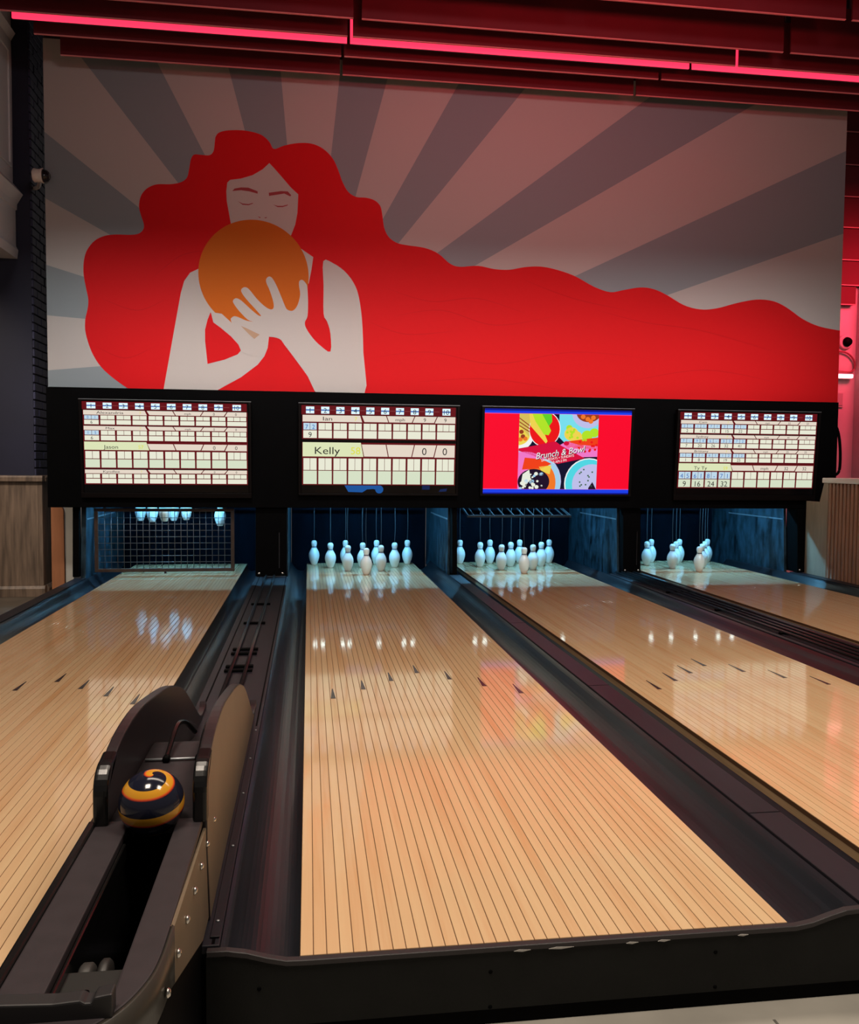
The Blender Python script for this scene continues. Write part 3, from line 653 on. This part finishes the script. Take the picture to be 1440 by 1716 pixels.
# ------------------------------------------------------------------ score screens
E_ = {}
def glow(name, rgb, s=1.0):
    k = 'screen_'+name
    if k not in MATS:
        mt = mat(k, (0.0, 0.0, 0.0), 0.25, spec=0.3, emit=srgb(*rgb), estr=s)
    return MATS[k]
SW, SH = 1.312, 0.735
class Screen:
    def __init__(s): s.mb = MB(); s.mats = []; s.k = 0
    def mi(s, mt):
        if mt not in s.mats: s.mats.append(mt)
        return s.mats.index(mt)
    def poly(s, pts, mt, lay=1):
        """pts in u (0..1 right), v (0..1 down)"""
        n = len(pts); y = -0.0010-0.0006*lay
        s.mb.add([((u-0.5)*SW, y, (0.5-v)*SH) for u, v in pts], [tuple(range(n))], s.mi(mt))
    def rect(s, u0, v0, u1, v1, mt, lay=1): s.poly([(u0, v1), (u1, v1), (u1, v0), (u0, v0)], mt, lay)
    def disc(s, u, v, r, mt, lay=1, clip=None, ry=None):
        pts = [(u+r*math.cos(2*PI*i/28), v+(ry or r*SW/SH)*math.sin(2*PI*i/28)) for i in range(28)]
        if clip: pts = clip_rect(pts, *clip)
        if len(pts) > 2: s.poly(pts, mt, lay)
    def text(s, body, u, v, h, mt, lay=3, align='c', shear=0.0, rot=0.0, stretch=1.0):
        """cap height h (in v units), baseline at v"""
        vs, fs, w, hh = text_mesh(body, shear)
        sc_ = h*SH/0.70
        x0 = {'c': -w/2, 'l': 0, 'r': -w}[align]
        y = -0.0010-0.0006*lay; out = []
        for a, b in vs:
            a2 = (a+x0)*sc_*stretch; b2 = b*sc_
            out.append(((u-0.5)*SW+a2*math.cos(rot)-b2*math.sin(rot), y, (0.5-v)*SH+a2*math.sin(rot)+b2*math.cos(rot)))
        s.mb.add(out, fs, s.mi(mt))
G_BG = glow('maroon', (104, 16, 24), 0.9); G_CELL = glow('cream', (232, 232, 212), 1.0); G_NAME = glow('name_cream', (228, 214, 198), 1.0)
G_HI = glow('name_green', (220, 228, 184), 1.0); G_BLK = glow('off', (6, 5, 6), 0.6); G_INK = glow('ink', (40, 38, 40), 0.8)
G_BADGE = glow('badge', (215, 238, 245), 1.1); G_BLUE = glow('blue_digit', (58, 110, 190), 0.9); G_PALEB = glow('pale_blue', (190, 216, 232), 1.0)
G_YEL = glow('yellow', (232, 232, 70), 0.9); G_LINE = glow('pale_line', (150, 70, 70), 0.8); G_CELLG = glow('cell_green', (214, 224, 198), 1.0)
def cols():
    x = 0.012; out = []
    for i in range(10):
        w = 0.0955 if i < 9 else 0.128
        out.append((x, x+w-0.010)); x += w
    return out
def board_screen(rows, header):
    s = Screen()
    s.rect(0, 0, 1, 1, G_BLK, 0)
    s.rect(0.0, 0.0, 0.992, header, G_BG, 1)
    C = cols()
    for i, (a, b) in enumerate(C):
        m_ = (a+b)/2
        s.rect(m_-0.026, header*0.14, m_+0.026, header*0.88, G_BADGE, 2)
        s.rect(m_-0.026, header*0.44, m_+0.026, header*0.58, G_BLUE, 3)
        s.text(str(i+1), m_, header*0.80, header*0.52, G_INK, 4)
        if i < 9: s.rect(m_+0.03, header*0.47, m_+0.066, header*0.53, G_LINE, 2)
    for r in rows:
        n0, n1, c0, c1 = r['v']
        s.rect(0.004, n0, 0.996, c1+0.012, G_BG, 1)
        hi = r.get('hi')
        if hi:
            s.poly([(0.008, n1), (0.395, n1), (0.378, n0), (0.008, n0)], G_HI, 2)
            n0 = n0+0.02
        else:
            s.poly([(0.008, n1), (0.385, n1), (0.372, n0), (0.008, n0)], G_NAME, 2)
        s.poly([(0.400, n1-0.004), (0.553, n1-0.004), (0.538, n0), (0.384, n0)], G_NAME, 2)
        s.poly([(0.559, n1-0.004), (0.705, n1-0.004), (0.722, n0), (0.544, n0)], G_NAME, 2)
        s.poly([(0.711, n1-0.004), (0.850, n1-0.004), (0.868, n0), (0.728, n0)], G_NAME, 2)
        s.poly([(0.856, n1), (0.990, n1), (0.990, n0), (0.874, n0)], G_NAME, 2)
        h = (n1-n0)*0.58
        s.text(r['name'], 0.165, n1-(n1-n0)*0.2, h, G_INK, 3, stretch=1.6 if not hi else 1.25)
        s.text(r.get('num', '7'), 0.345, n1-(n1-n0)*0.2, h, G_YEL, 3)
        if r.get('mph'): s.text('mph', 0.63, n1-(n1-n0)*0.25, h*0.8, G_INK, 3, stretch=1.3)
        s.text(r.get('sub', '0'), 0.79, n1-(n1-n0)*0.2, h, G_INK, 3)
        s.text(r.get('tot', '0'), 0.925, n1-(n1-n0)*0.2, h, G_INK, 3)
        mid = c0+(c1-c0)*0.47
        for i, (a, b) in enumerate(C):
            sc_ = r.get('score', [])
            lit = i < len(sc_)
            k = 3 if i == 9 else 2
            for q in range(k):
                u0 = a+(b-a)*q/k; u1 = a+(b-a)*(q+1)/k
                s.rect(u0+0.001, c0, u1-0.0015, mid-0.004, G_PALEB if lit else G_CELL, 2)
                if lit and q < 2:
                    s.text(sc_[i][q], (u0+u1)/2, mid-0.012, (mid-c0)*0.62, G_BLUE, 3)
            s.rect(a, mid+0.004, b, c1, G_CELLG if hi else G_CELL, 2)
            if lit: s.text(sc_[i][2], (a+b)/2, c1-0.008, (c1-mid)*0.66, G_INK, 3)
    return s
def menu_screen():
    s = Screen()
    red = glow('menu_red', (250, 6, 44), 1.0); blue = glow('menu_blue', (24, 62, 232), 1.0); blue2 = glow('menu_deep_blue', (8, 24, 150), 0.9); pinkl = glow('menu_pink_line', (235, 80, 170), 0.9)
    s.rect(0, 0, 1, 1, red, 0)
    s.rect(0, 0, 1, 0.022, blue2, 1); s.rect(0, 0.022, 1, 0.05, blue, 1); s.rect(0, 0.05, 1, 0.058, pinkl, 1)
    s.rect(0, 0.945, 1, 0.985, blue, 1); s.rect(0, 0.985, 1, 1.0, blue2, 1); s.rect(0, 0.937, 1, 0.945, pinkl, 1)
    # the square picture: image coordinates 0..1 in a box
    U0, U1, V0, V1 = 0.232, 0.772, 0.054, 0.942
    def q(p): return [(U0+(U1-U0)*x, V0+(V1-V0)*y) for x, y in p]
    def pl(p, mt, lay): 
        p = clip_rect(p, 0, 1, 0, 1)
        if len(p) > 2: s.poly(q(p), mt, lay)
    def dc(x, y, rx, mt, lay, ry=None):
        ry = ry or rx
        pl([(x+rx*math.cos(2*PI*i/32), y+ry*math.sin(2*PI*i/32)) for i in range(32)], mt, lay)
    c = lambda n, rgb: glow('food_'+n, rgb, 1.0)
    navy = c('navy', (14, 16, 44)); cyan = c('cyan', (120, 222, 236)); tomato = c('red', (236, 20, 24)); lime = c('lime', (176, 226, 40)); green = c('green', (92, 208, 40))
    yel = c('yellow', (238, 210, 80)); orange = c('orange', (240, 120, 40)); white = c('white', (240, 240, 240)); pink = c('pink', (240, 120, 200)); crim = c('crimson', (214, 12, 60))
    lav = c('lavender', (190, 190, 232)); brown = c('brown', (150, 60, 30)); sky = c('sky', (160, 206, 236)); ofire = c('fire', (240, 64, 24)); dark = c('dark', (30, 14, 40)); cream = c('cream', (232, 236, 220)); teal = c('teal', (80, 214, 226))
    pl([(0, 0), (1, 0), (1, 1), (0, 1)], navy, 2)
    pl([(0.50, 0), (1, 0), (1, 0.42), (0.62, 0.42), (0.50, 0.30)], cyan, 3)          # top right plate
    dc(0.86, -0.02, 0.20, lav, 4); dc(0.87, -0.02, 0.155, brown, 5, 0.12)
    for x, y in ((0.80, 0.03), (0.86, 0.06), (0.93, 0.04), (0.90, 0.09)): dc(x, y, 0.03, orange, 6)
    for x, y, r in ((0.66, 0.26, 0.09), (0.72, 0.30, 0.08), (0.63, 0.18, 0.04), (0.86, 0.28, 0.07), (0.95, 0.24, 0.06)): dc(x, y, r, yel if r > .075 else lime, 4)
    for i in range(16): dc(0.60+0.26*random.random(), 0.20+0.14*random.random(), 0.016, lime, 5)
    pl([(0.60, 0.36), (1, 0.30), (1, 0.46), (0.60, 0.44)], ofire, 5); pl([(0.50, 0.42), (0.6, 0.36), (0.75, 0.40), (1, 0.42), (1, 0.56), (0.5, 0.58)], pink, 5)
    for i in range(12): dc(0.74+0.25*random.random(), 0.34+0.16*random.random(), 0.016, tomato, 6)
    dc(0.60, 0.385, 0.035, crim, 6, 0.03)
    dc(-0.02, 0.30, 0.20, white, 3, 0.19); dc(-0.02, 0.27, 0.16, yel, 4, 0.15)       # left plate
    for x, y in ((0.03, 0.24), (0.05, 0.30), (0.02, 0.34), (0.08, 0.33)): dc(x, y, 0.028, orange if y > .3 else brown, 5)
    pl([(0, 0), (0.14, 0), (0.20, 0.20), (0.12, 0.30), (0, 0.14)], c('fries', (214, 190, 90)), 5)
    for i in range(3): pl([(0.0, 0.05+0.05*i), (0.13, 0.15+0.04*i), (0.13, 0.165+0.04*i), (0.0, 0.065+0.05*i)], brown, 6)
    dc(0.32, 0.20, 0.20, white, 5, 0.235); dc(0.32, 0.20, 0.19, tomato, 6, 0.225)    # red bowl
    pl([(0.12, 0.0), (0.20, -0.02), (0.36, 0.36), (0.34, 0.39), (0.14, 0.16)], yel, 7)
    pl([(0.16, 0.0), (0.30, 0.0), (0.40, 0.22), (0.37, 0.28), (0.31, 0.27), (0.20, 0.10)], lime, 8)
    pl([(0.28, 0.0), (0.40, 0.0), (0.41, 0.10), (0.37, 0.16)], green, 9)
    pl([(0, 0.46), (0.2, 0.42), (0.36, 0.38), (0.46, 0.36), (0.54, 0.42), (0.80, 0.56), (0.84, 0.58), (0.5, 0.66), (0.2, 0.56), (0, 0.49)], crim, 7)
    dc(0.10, 0.90, 0.45, lav, 6, 0.42); dc(0.08, 0.90, 0.40, pink, 7, 0.40)          # bottom left plate
    dc(0.34, 0.94, 0.20, sky, 8, 0.34); dc(0.28, 0.92, 0.20, orange, 9, 0.28)
    pl([(0.08, 0.58), (0.30, 0.60), (0.42, 0.66), (0.30, 0.72), (0.05, 0.74)], ofire, 10); pl([(0.26, 0.70), (0.42, 0.68), (0.40, 0.80), (0.30, 0.76)], yel, 10)
    dc(0.20, 0.90, 0.20, dark, 10, 0.17)
    for i in range(34): dc(0.03+0.30*random.random(), 0.76+0.24*random.random(), 0.010+0.016*random.random(), (cream, dark, cream, sky)[i % 4], 11)
    pl([(0.06, 0.80), (0.14, 0.74), (0.16, 0.84), (0.10, 0.98), (0.04, 0.94)], cream, 11)
    dc(0.90, 0.92, 0.31, white, 6, 0.34); dc(0.90, 0.92, 0.295, teal, 7, 0.325); dc(0.94, 0.93, 0.25, lav, 8, 0.27)  # bottom right plate
    for i in range(12): dc(0.78+0.2*random.random(), 0.70+0.26*random.random(), 0.011, c('herb', (60, 100, 70)), 9)
    pl([(0.90, 0.98), (0.95, 0.90), (1, 1), (0.9, 1)], dark, 9)
    s.text('Brunch & Bowl', 0.525, 0.545, 0.075, dark, 13, shear=0.35, rot=0.16, stretch=0.92)
    s.text('Brunch & Bowl', 0.521, 0.539, 0.075, white, 14, shear=0.35, rot=0.16, stretch=0.92)
    s.text('SATURDAYS + SUNDAYS', 0.500, 0.583, 0.030, white, 14, rot=0.16, stretch=0.85)
    s.text('10 AM-3 PM', 0.512, 0.622, 0.030, white, 14, rot=0.16, stretch=0.85)
    return s
def tv(xc, label, scr, lower):
    t = empty('score_screen', (xc, 5.64, 1.105), label, 'screen', 'screens on the black panel')
    t.rotation_euler = (math.radians(4.2), 0, 0)
    bez = mat('tv_bezel', (0.0045, 0.003, 0.003), 0.4, spec=0.12)
    hw = SW/2+0.024; zt = SH/2+0.020; zb = -SH/2-lower
    b = MB()
    b.box(-hw, hw, 0.012, 0.050, zb, zt)
    b.build('housing', bez, t, 0.004)
    MB().box(-hw, hw, -0.008, 0.0115, SH/2+0.003, zt).build('bezel', bez, t, 0.003)
    MB().box(-hw, hw, -0.008, 0.0115, zb, -SH/2-0.003).build('bezel', bez, t, 0.003)
    MB().box(-hw, -SW/2-0.003, -0.008, 0.0115, -SH/2-0.003, SH/2+0.003).build('bezel', bez, t, 0.003)
    MB().box(SW/2+0.003, hw, -0.008, 0.0115, -SH/2-0.003, SH/2+0.003).build('bezel', bez, t, 0.003)
    MB().box(-hw, hw, -0.0085, -0.0065, zt-0.004, zt+0.001).build('top_edge', GREYSTEEL, t)
    g = scr.mb.build('picture', scr.mats, t, recalc=False)
    MB().box(-0.20, 0.20, 0.050, 0.115, -0.15, 0.15).build('wall_bracket', DARKSTEEL, t)
    return t
S1 = board_screen([
    dict(name='Alexandria', v=(0.095, 0.145, 0.152, 0.250), score=[('0', '1', '6')], mph=1),
    dict(name='Max', v=(0.268, 0.312, 0.318, 0.425), score=[('1', '5', '6')], mph=1),
    dict(name='Jason', v=(0.440, 0.530, 0.545, 0.725), hi=1, num='57'),
    dict(name='Kyndlee', v=(0.748, 0.790, 0.797, 0.900))], 0.088)
S2 = board_screen([
    dict(name='Ian', v=(0.110, 0.185, 0.200, 0.370), score=[('7', '2', '9')], mph=1, tot='9', sub='9'),
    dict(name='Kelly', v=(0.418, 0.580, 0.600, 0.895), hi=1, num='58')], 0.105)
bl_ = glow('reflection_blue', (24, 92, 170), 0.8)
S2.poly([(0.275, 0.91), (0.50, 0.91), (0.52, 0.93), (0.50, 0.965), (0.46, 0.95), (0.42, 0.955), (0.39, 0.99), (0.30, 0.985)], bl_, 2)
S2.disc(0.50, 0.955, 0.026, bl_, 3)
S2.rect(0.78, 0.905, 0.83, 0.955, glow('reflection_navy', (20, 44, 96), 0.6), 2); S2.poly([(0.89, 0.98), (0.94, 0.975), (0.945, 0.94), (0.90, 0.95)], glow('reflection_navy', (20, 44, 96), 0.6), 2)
S4 = board_screen([
    dict(name='Cam', v=(0.098, 0.140, 0.147, 0.250), score=[('2', '-', '2'), ('1', '1', '4'), ('7', '1', '12'), ('3', '-', '15'), ('7', '-', '22')], mph=1, sub='22', tot='22'),
    dict(name='Sydney', v=(0.272, 0.315, 0.322, 0.430), score=[('7', '-', '7'), ('9', '4', '20'), ('6', '-', '26'), ('3', '3', '32'), ('7', '2', '41')], mph=1, sub='41', tot='41'),
    dict(name='Brittany', v=(0.449, 0.492, 0.499, 0.602), score=[('1', '-', '1'), ('5', '1', '8'), ('6', '1', '15'), ('1', '2', '19'), ('3', '2', '25')], mph=1, sub='25', tot='25'),
    dict(name='Ty Ty', v=(0.619, 0.708, 0.722, 0.908), hi=1, score=[('4', '5', '9'), ('6', '1', '16'), ('8', '-', '24'), ('7', '1', '32')], mph=1, sub='32', tot='32', num='59')], 0.092)
tv(-1.135, 'leftmost score screen, showing four player rows with Jason highlighted', S1, 0.045)
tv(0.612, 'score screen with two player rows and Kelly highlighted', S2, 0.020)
tv(2.166, 'bright red and blue menu screen advertising brunch with food pictures', menu_screen(), 0.020)
tv(3.925, 'rightmost score screen, showing four filled player rows with Ty Ty highlighted', S4, 0.050)

# ------------------------------------------------------------------ pit: kickbacks, covers, lamps, curtain
ph = empty('pinsetter_pit', (1.3, 7.3, -0.16), 'dark navy pit behind the pins with back curtain', 'pit')
for i, (a, b) in enumerate(((-1.86, -0.43), (-0.157, 1.233), (1.31, 2.80), (2.97, 4.42))):
    rel(MB().box(a, b, 7.30, 7.34, -0.16, 1.25).build('back_curtain', CURTAIN, ph), ph)
    rel(MB().box(a, b, 6.93, 7.30, -0.16, -0.14).build('pit_floor', CURTAIN, ph), ph)
rel(MB().box(-2.0, 4.48, 5.84, 7.34, 1.25, 1.28).build('light_cap', BLACK, ph), ph)  # unseen cap added to block lamp light leaking upward
def kick(x0, x1, slant, label):
    o = empty('kickback_panel', ((x0+x1)/2, 5.84, 0.0), label, 'panel', 'kickback panels beside the pins')
    rel(MB().prism([(5.842-slant, -0.06), (5.842, 0.62), (5.842, 1.24), (7.29, 1.24), (7.29, -0.06)], x0, x1, 'x').build('panel', KICK, o, 0.003), o)
    return o
ks = [kick(-1.86, -1.82, 0.06, 'blue-lit side panel left of the wire guard'), kick(-0.424, -0.402, 0.0, 'dark side panel right of the wire guard'),
      kick(-0.180, -0.159, 0.0, 'thin side panel left of the pins on the second lane'), kick(1.235, 1.255, 0.0, 'blue-lit side panel right of the pins on the second lane'),
      kick(1.300, 1.318, 0.0, 'side panel left of the pins on the third lane'), kick(2.785, 2.805, 0.05, 'scuffed blue-lit side panel right of the pins on the third lane'),
      kick(2.972, 2.99, 0.0, 'side panel left of the pins on the rightmost lane'), kick(4.405, 4.43, 0.05, 'scuffed blue-lit side panel beside the slatted low wall')]
for k_, (xa, xb) in ((ks[5], (2.781, 2.785)), (ks[7], (4.401, 4.405)), (ks[3], (1.231, 1.235)), (ks[0], (-1.82, -1.816))):
    rel(MB().box(xa, xb, 5.85, 6.9, 0.50, 0.512).build('edge_strip', GREYSTEEL, k_), k_)
def cover(x0, x1, label, y0=5.705):
    o = empty('track_cover', ((x0+x1)/2, y0+0.05, 0.03), label, 'cover', 'black covers between the pin decks')
    bd = rel(MB().prism([(y0, 0.032), (y0+0.03, 0.61), (5.835, 0.61), (5.835, 0.032)], x0, x1, 'x').build('body', BLACK, o, 0.006), o)
    w = x1-x0
    if w > 0.1:
        for fx in (0.12, 0.86):
            under(MB().lathe([(0.012, 0), (0.011, -0.006), (0, -0.010)], (x0+w*fx, y0+0.003, 0.055), 12, axis='y').build('bolt', STEEL, o), bd)
        rel(MB().box(x0+w*0.74, x0+w*0.77, y0-0.001, y0+0.03, 0.10, 0.40).build('slot', GREYSTEEL if False else DARKSTEEL, o), o)
    return o
cover(-0.428, -0.165, 'tall black cover where the ball rails end, left of the second lane')
cover(1.256, 1.299, 'narrow black post between the second and third pin decks')
cover(2.806, 2.971, 'tall black cover between the third and rightmost pin decks')
cover(4.431, 4.62, 'narrow black post at the left end of the slatted low wall', 5.62)
cover(-1.915, -1.862, 'narrow black post beside the pale board at far left', 5.75)

PINLIGHT = mat('pin_lamp_tube', (0.9, 0.95, 1.0), 0.4, emit=(0.15, 0.58, 1.0), estr=280.0)
SPOT = mat('spot_lens', (0.9, 0.95, 0.9), 0.4, emit=(0.80, 0.98, 0.92), estr=24.0)
TRAY = mat('tray_steel', (0.07, 0.075, 0.08), 0.4, 0.6)
names = ['leftmost', 'second', 'third', 'rightmost']
for i, x0 in enumerate(LX):
    c = x0+W/2
    o = empty('pin_lamp', (c, 6.2, 0.95), 'cool white tube lamp hidden above the pins of the %s lane' % names[i], 'lamp', 'pin deck lamps')
    rel(MB().lathe([(0, -0.45), (0.016, -0.45), (0.016, 0.45), (0, 0.45)], (c, 6.205, 0.94), 12, axis='x').build('tube', PINLIGHT, o), o)
    rel(MB().box(c-0.48, c+0.48, 6.17, 6.24, 0.965, 0.985).build('fitting', GREYSTEEL, o, 0.002), o)
    rel(MB().box(c-0.48, c-0.455, 6.18, 6.23, 0.92, 0.965).build('socket', GREYSTEEL, o), o)
    rel(MB().box(c+0.455, c+0.48, 6.18, 6.23, 0.92, 0.965).build('socket', GREYSTEEL, o), o)
    rel(MB().box(c-0.02, c+0.02, 6.19, 6.22, 0.985, 1.25).build('hanger', BLACK, o), o)
    for dx in ([-0.17, -0.12, 0.0, 0.05, 0.14, 0.19, 0.30], [-0.45, -0.38, -0.20, -0.14, 0.13, 0.36, 0.44], [-0.42, -0.33, -0.13, -0.07, 0.16, 0.27, 0.42], [-0.40, -0.20, 0.05, 0.28, 0.42])[i]:
        xx = c+dx
        led = rel(MB().lathe([(0.0, 0.0), (0.024, 0.0), (0.027, 0.006), (0.027, 0.03), (0, 0.03)], (xx, 6.145, 0.652), 14).build('spot_head', GREYSTEEL, o), o)
        under(MB().lathe([(0.0, -0.003), (0.012, -0.002), (0.021, 0.0), (0.0, 0.0005)], (xx, 6.145, 0.652), 14).build('spot_lens', SPOT, o), led)
    rel(MB().box(c-0.47, c+0.47, 6.135, 6.155, 0.682, 0.690).build('spot_bar', GREYSTEEL, o), o)
    rel(MB().box(c-0.47, c-0.455, 6.137, 6.153, 0.690, 1.25).build('hanger', BLACK, o), o)
    # cord guide over the pins
    g = empty('cord_guide', (c, 6.4, 0.64), 'metal cord guide tray above the pins of the %s lane' % names[i], 'guide tray', 'cord guide trays')
    lowz = {2: 0.50}.get(i, 0.60)
    rel(MB().box(c-0.50, c+0.50, 6.19, 6.205, lowz, lowz+0.022).build('front_bar', TRAY, g, 0.003), g)
    rel(MB().box(c-0.50, c+0.50, 6.90, 6.92, 0.64, 0.66).build('rear_bar', TRAY, g, 0.003), g)
    for sx in (-1, 1):
        rel(MB().prism([(6.185, lowz), (6.90, 0.64), (6.90, 0.66), (6.185, lowz+0.02)], c+sx*0.49-0.006, c+sx*0.49+0.006, 'x').build('side_bar', TRAY, g), g)
    for k in range(10):
        xx = c-0.43+0.095*k
        rel(MB().prism([(6.185, lowz+0.004), (6.90, 0.644), (6.90, 0.654), (6.185, lowz+0.014)], xx-0.004, xx+0.004, 'x').build('tray_rod', TRAY, g), g)
    rel(MB().box(c-0.012, c+0.012, 6.88, 6.90, 0.66, 1.25).build('hanger', BLACK, g), g)
    rel(MB().box(c-0.5, c-0.48, 6.88, 6.90, 0.66, 1.25).build('hanger', BLACK, g), g)

# ------------------------------------------------------------------ duckpins
PROF = [(0.0, 0.0), (0.022, 0.0), (0.027, 0.004), (0.033, 0.018), (0.0435, 0.045), (0.0505, 0.072), (0.0525, 0.092), (0.0505, 0.112), (0.044, 0.132), (0.034, 0.150), (0.0255, 0.164), (0.0225, 0.174), (0.0225, 0.182), (0.0250, 0.192), (0.0275, 0.203), (0.0280, 0.213), (0.0265, 0.224), (0.021, 0.233), (0.012, 0.238), (0.0, 0.239)]
pin_me = MB().lathe(PROF, n=28, caps=False).mesh('body', PINW)
band_me = MB().lathe([(0.0252, 0.1655), (0.0236, 0.1695), (0.0232, 0.1740), (0.0232, 0.1785)], n=28, caps=False).mesh('band', PINBAND, recalc=False)
def pin(x, y, z, label, group):
    o = empty('duckpin', (x, y, z), label, 'bowling pin', group)
    link('body', pin_me, o); link('band', band_me, o)
    top = 0.645-z
    sway = random.uniform(-0.006, 0.006)
    MB().tube(smooth_poly([(0, 0, 0.236), (sway, 0, 0.236+(top-0.236)*0.4), (0, 0, top)], 4, False), 0.0022, 6).build('cord', CORD, o)
RN = {0: ['head pin standing foremost'], 1: ['left pin of the second row', 'right pin of the second row'], 2: ['left pin of the third row', 'middle pin of the third row', 'right pin of the third row'],
      3: ['far left pin of the back row', 'left of the two middle back-row pins', 'right of the two middle back-row pins', 'far right pin of the back row']}
DY = 0.264; Y1 = 6.004
for i in (1, 2, 3):
    c = LX[i]+W/2
    for r in range(4):
        for k in range(r+1):
            pin(c+(k-r/2)*0.305, Y1+r*DY, 0.0002, 'white duckpin, %s on the %s lane' % (RN[r][k], ['', 'second', 'third', 'rightmost'][i]), 'pins on the %s lane' % ['', 'second', 'third', 'rightmost'][i])
c = LX[0]+W/2
for (r, k, z, lab) in ((3, 0, 0.43, 'farthest left pin'), (2, 0, 0.435, 'second pin from the left'), (1, 0, 0.46, 'third pin from the left'), (3, 1, 0.43, 'pin just left of the middle'), (2, 1, 0.455, 'middle pin'), (2, 2, 0.40, 'lowest hanging pin at right')):
    pin(c+(k-r/2)*0.305, Y1+r*DY, z, 'raised white duckpin hanging behind the wire guard, %s' % lab, 'pins raised behind the wire guard')

# ------------------------------------------------------------------ wire guard on the leftmost lane
RUST = mat('brown_frame', (0.040, 0.021, 0.014), 0.5, noise=0.3, nscale=(20, 20, 20))
WIRE = mat('guard_wire', (0.11, 0.115, 0.12), 0.45, 0.4)
gd = empty('wire_guard', (-1.176, 5.80, 0.07), 'brown framed wire mesh guard closing the pin deck of the leftmost lane', 'guard')
GX0, GX1, GZ0, GZ1, GY = -1.745, -0.607, 0.068, 0.600, 5.79
for a in ((GX0, GX1, GZ0, GZ0+0.028), (GX0, GX1, GZ1-0.026, GZ1), (GX0, GX0+0.030, GZ0+0.028, GZ1-0.026), (GX1-0.030, GX1, GZ0+0.028, GZ1-0.026)):
    rel(MB().box(a[0], a[1], GY-0.012, GY+0.014, a[2], a[3]).build('frame_bar', RUST, gd, 0.003), gd)
nv = 21
for k in range(1, nv):
    x = GX0+0.03+(GX1-GX0-0.06)*k/nv
    rel(MB().tube([(x, GY, GZ0+0.02), (x, GY, GZ1-0.02)], 0.0026, 6).build('wire', WIRE, gd), gd)
for k in range(1, 9):
    z = GZ0+0.028+(GZ1-GZ0-0.054)*k/9
    rel(MB().tube([(GX0+0.02, GY+0.005, z), (GX1-0.02, GY+0.005, z)], 0.0026, 6).build('wire', WIRE, gd), gd)
for x in (GX0+0.08, GX1-0.08):
    rel(MB().box(x-0.012, x+0.012, GY+0.004, GY+0.014, GZ1-0.005, 0.611).build('hanger', DARKSTEEL, gd), gd)
rel(MB().box(-1.185, -1.165, GY-0.018, GY+0.002, GZ0-0.014, GZ0+0.006).build('latch', DARKSTEEL, gd, 0.002), gd)

# ------------------------------------------------------------------ red baffle ceiling
BZ = 4.118
def baffle(x0, x1, y, label, h=0.36):
    if y < 4: h = 0.62  # the added front row is taller so that it blocks the wash lamp
    o = empty('ceiling_baffle', ((x0+x1)/2, y, BZ), label, 'ceiling baffle', 'red ceiling baffles')
    rel(MB().box(x0, x1, y, y+0.014, BZ+0.005, BZ+h).build('board', REDBAF, o), o)
    rel(MB().box(x0, x1, y-0.001, y+0.015, BZ, BZ+0.005).build('edge_strip', EDGE_HIGHLIGHT, o), o)  # strip carries the painted highlight of the bottom lip
    for fx in (0.15, 0.85):
        x = x0+(x1-x0)*fx
        rel(MB().tube([(x, y+0.007, BZ+h-0.01), (x, y+0.007, 5.30)], 0.004, 6).build('hanger', DARKSTEEL, o), o)
rows = [(5.50, [(-1.885, 0.262), (0.285, 2.731), (2.755, 4.98)], 'lowest row, against the mural'),
        (5.18, [(-1.985, 0.262), (0.285, 2.82), (2.845, 5.9)], 'second row from the mural'),
        (4.86, [(-3.0, 0.295), (0.335, 3.318), (3.345, 5.9)], 'row hiding the red light bars'),
        (4.595, [(-3.0, 0.325), (0.385, 3.565), (3.625, 5.9)], 'fourth row from the mural'),
        (4.08, [(-2.4, 1.9), (1.93, 3.735), (3.785, 5.9)], 'fifth row from the mural'),
        (3.40, [(-2.4, 0.4), (0.43, 3.0), (3.03, 5.9)], 'added unseen row nearest the viewer, blocking lamp light')]  # unseen row added to keep the wash lamp off baffles and upper mural
for y, segs, nm in rows:
    for (a, b), w_ in zip(segs, ('left', 'middle', 'right')):
        baffle(a, b, y, 'dark red ceiling baffle, %s piece of the %s' % (w_, nm))
for (a, b), w_ in zip(((-2.07, 0.296), (0.320, 2.985), (3.010, 5.9)), ('left', 'middle', 'right')):
    o = empty('red_light_bar', ((a+b)/2, 4.95, BZ), 'glowing red light bar between the ceiling baffles, %s piece' % w_, 'light bar', 'red light bars')
    rel(MB().box(a, b, 4.965, 4.980, BZ+0.002, BZ+0.26).build('diffuser', LEDRED, o, 0.002, 1), o)
    rel(MB().box(a, b, 4.981, 4.995, BZ+0.002, BZ+0.26).build('housing', DARKSTEEL, o), o)
    for fx in (0.1, 0.9):
        x = a+(b-a)*fx
        rel(MB().tube([(x, 4.983, BZ+0.25), (x, 4.983, 5.30)], 0.004, 6).build('hanger', DARKSTEEL, o), o)
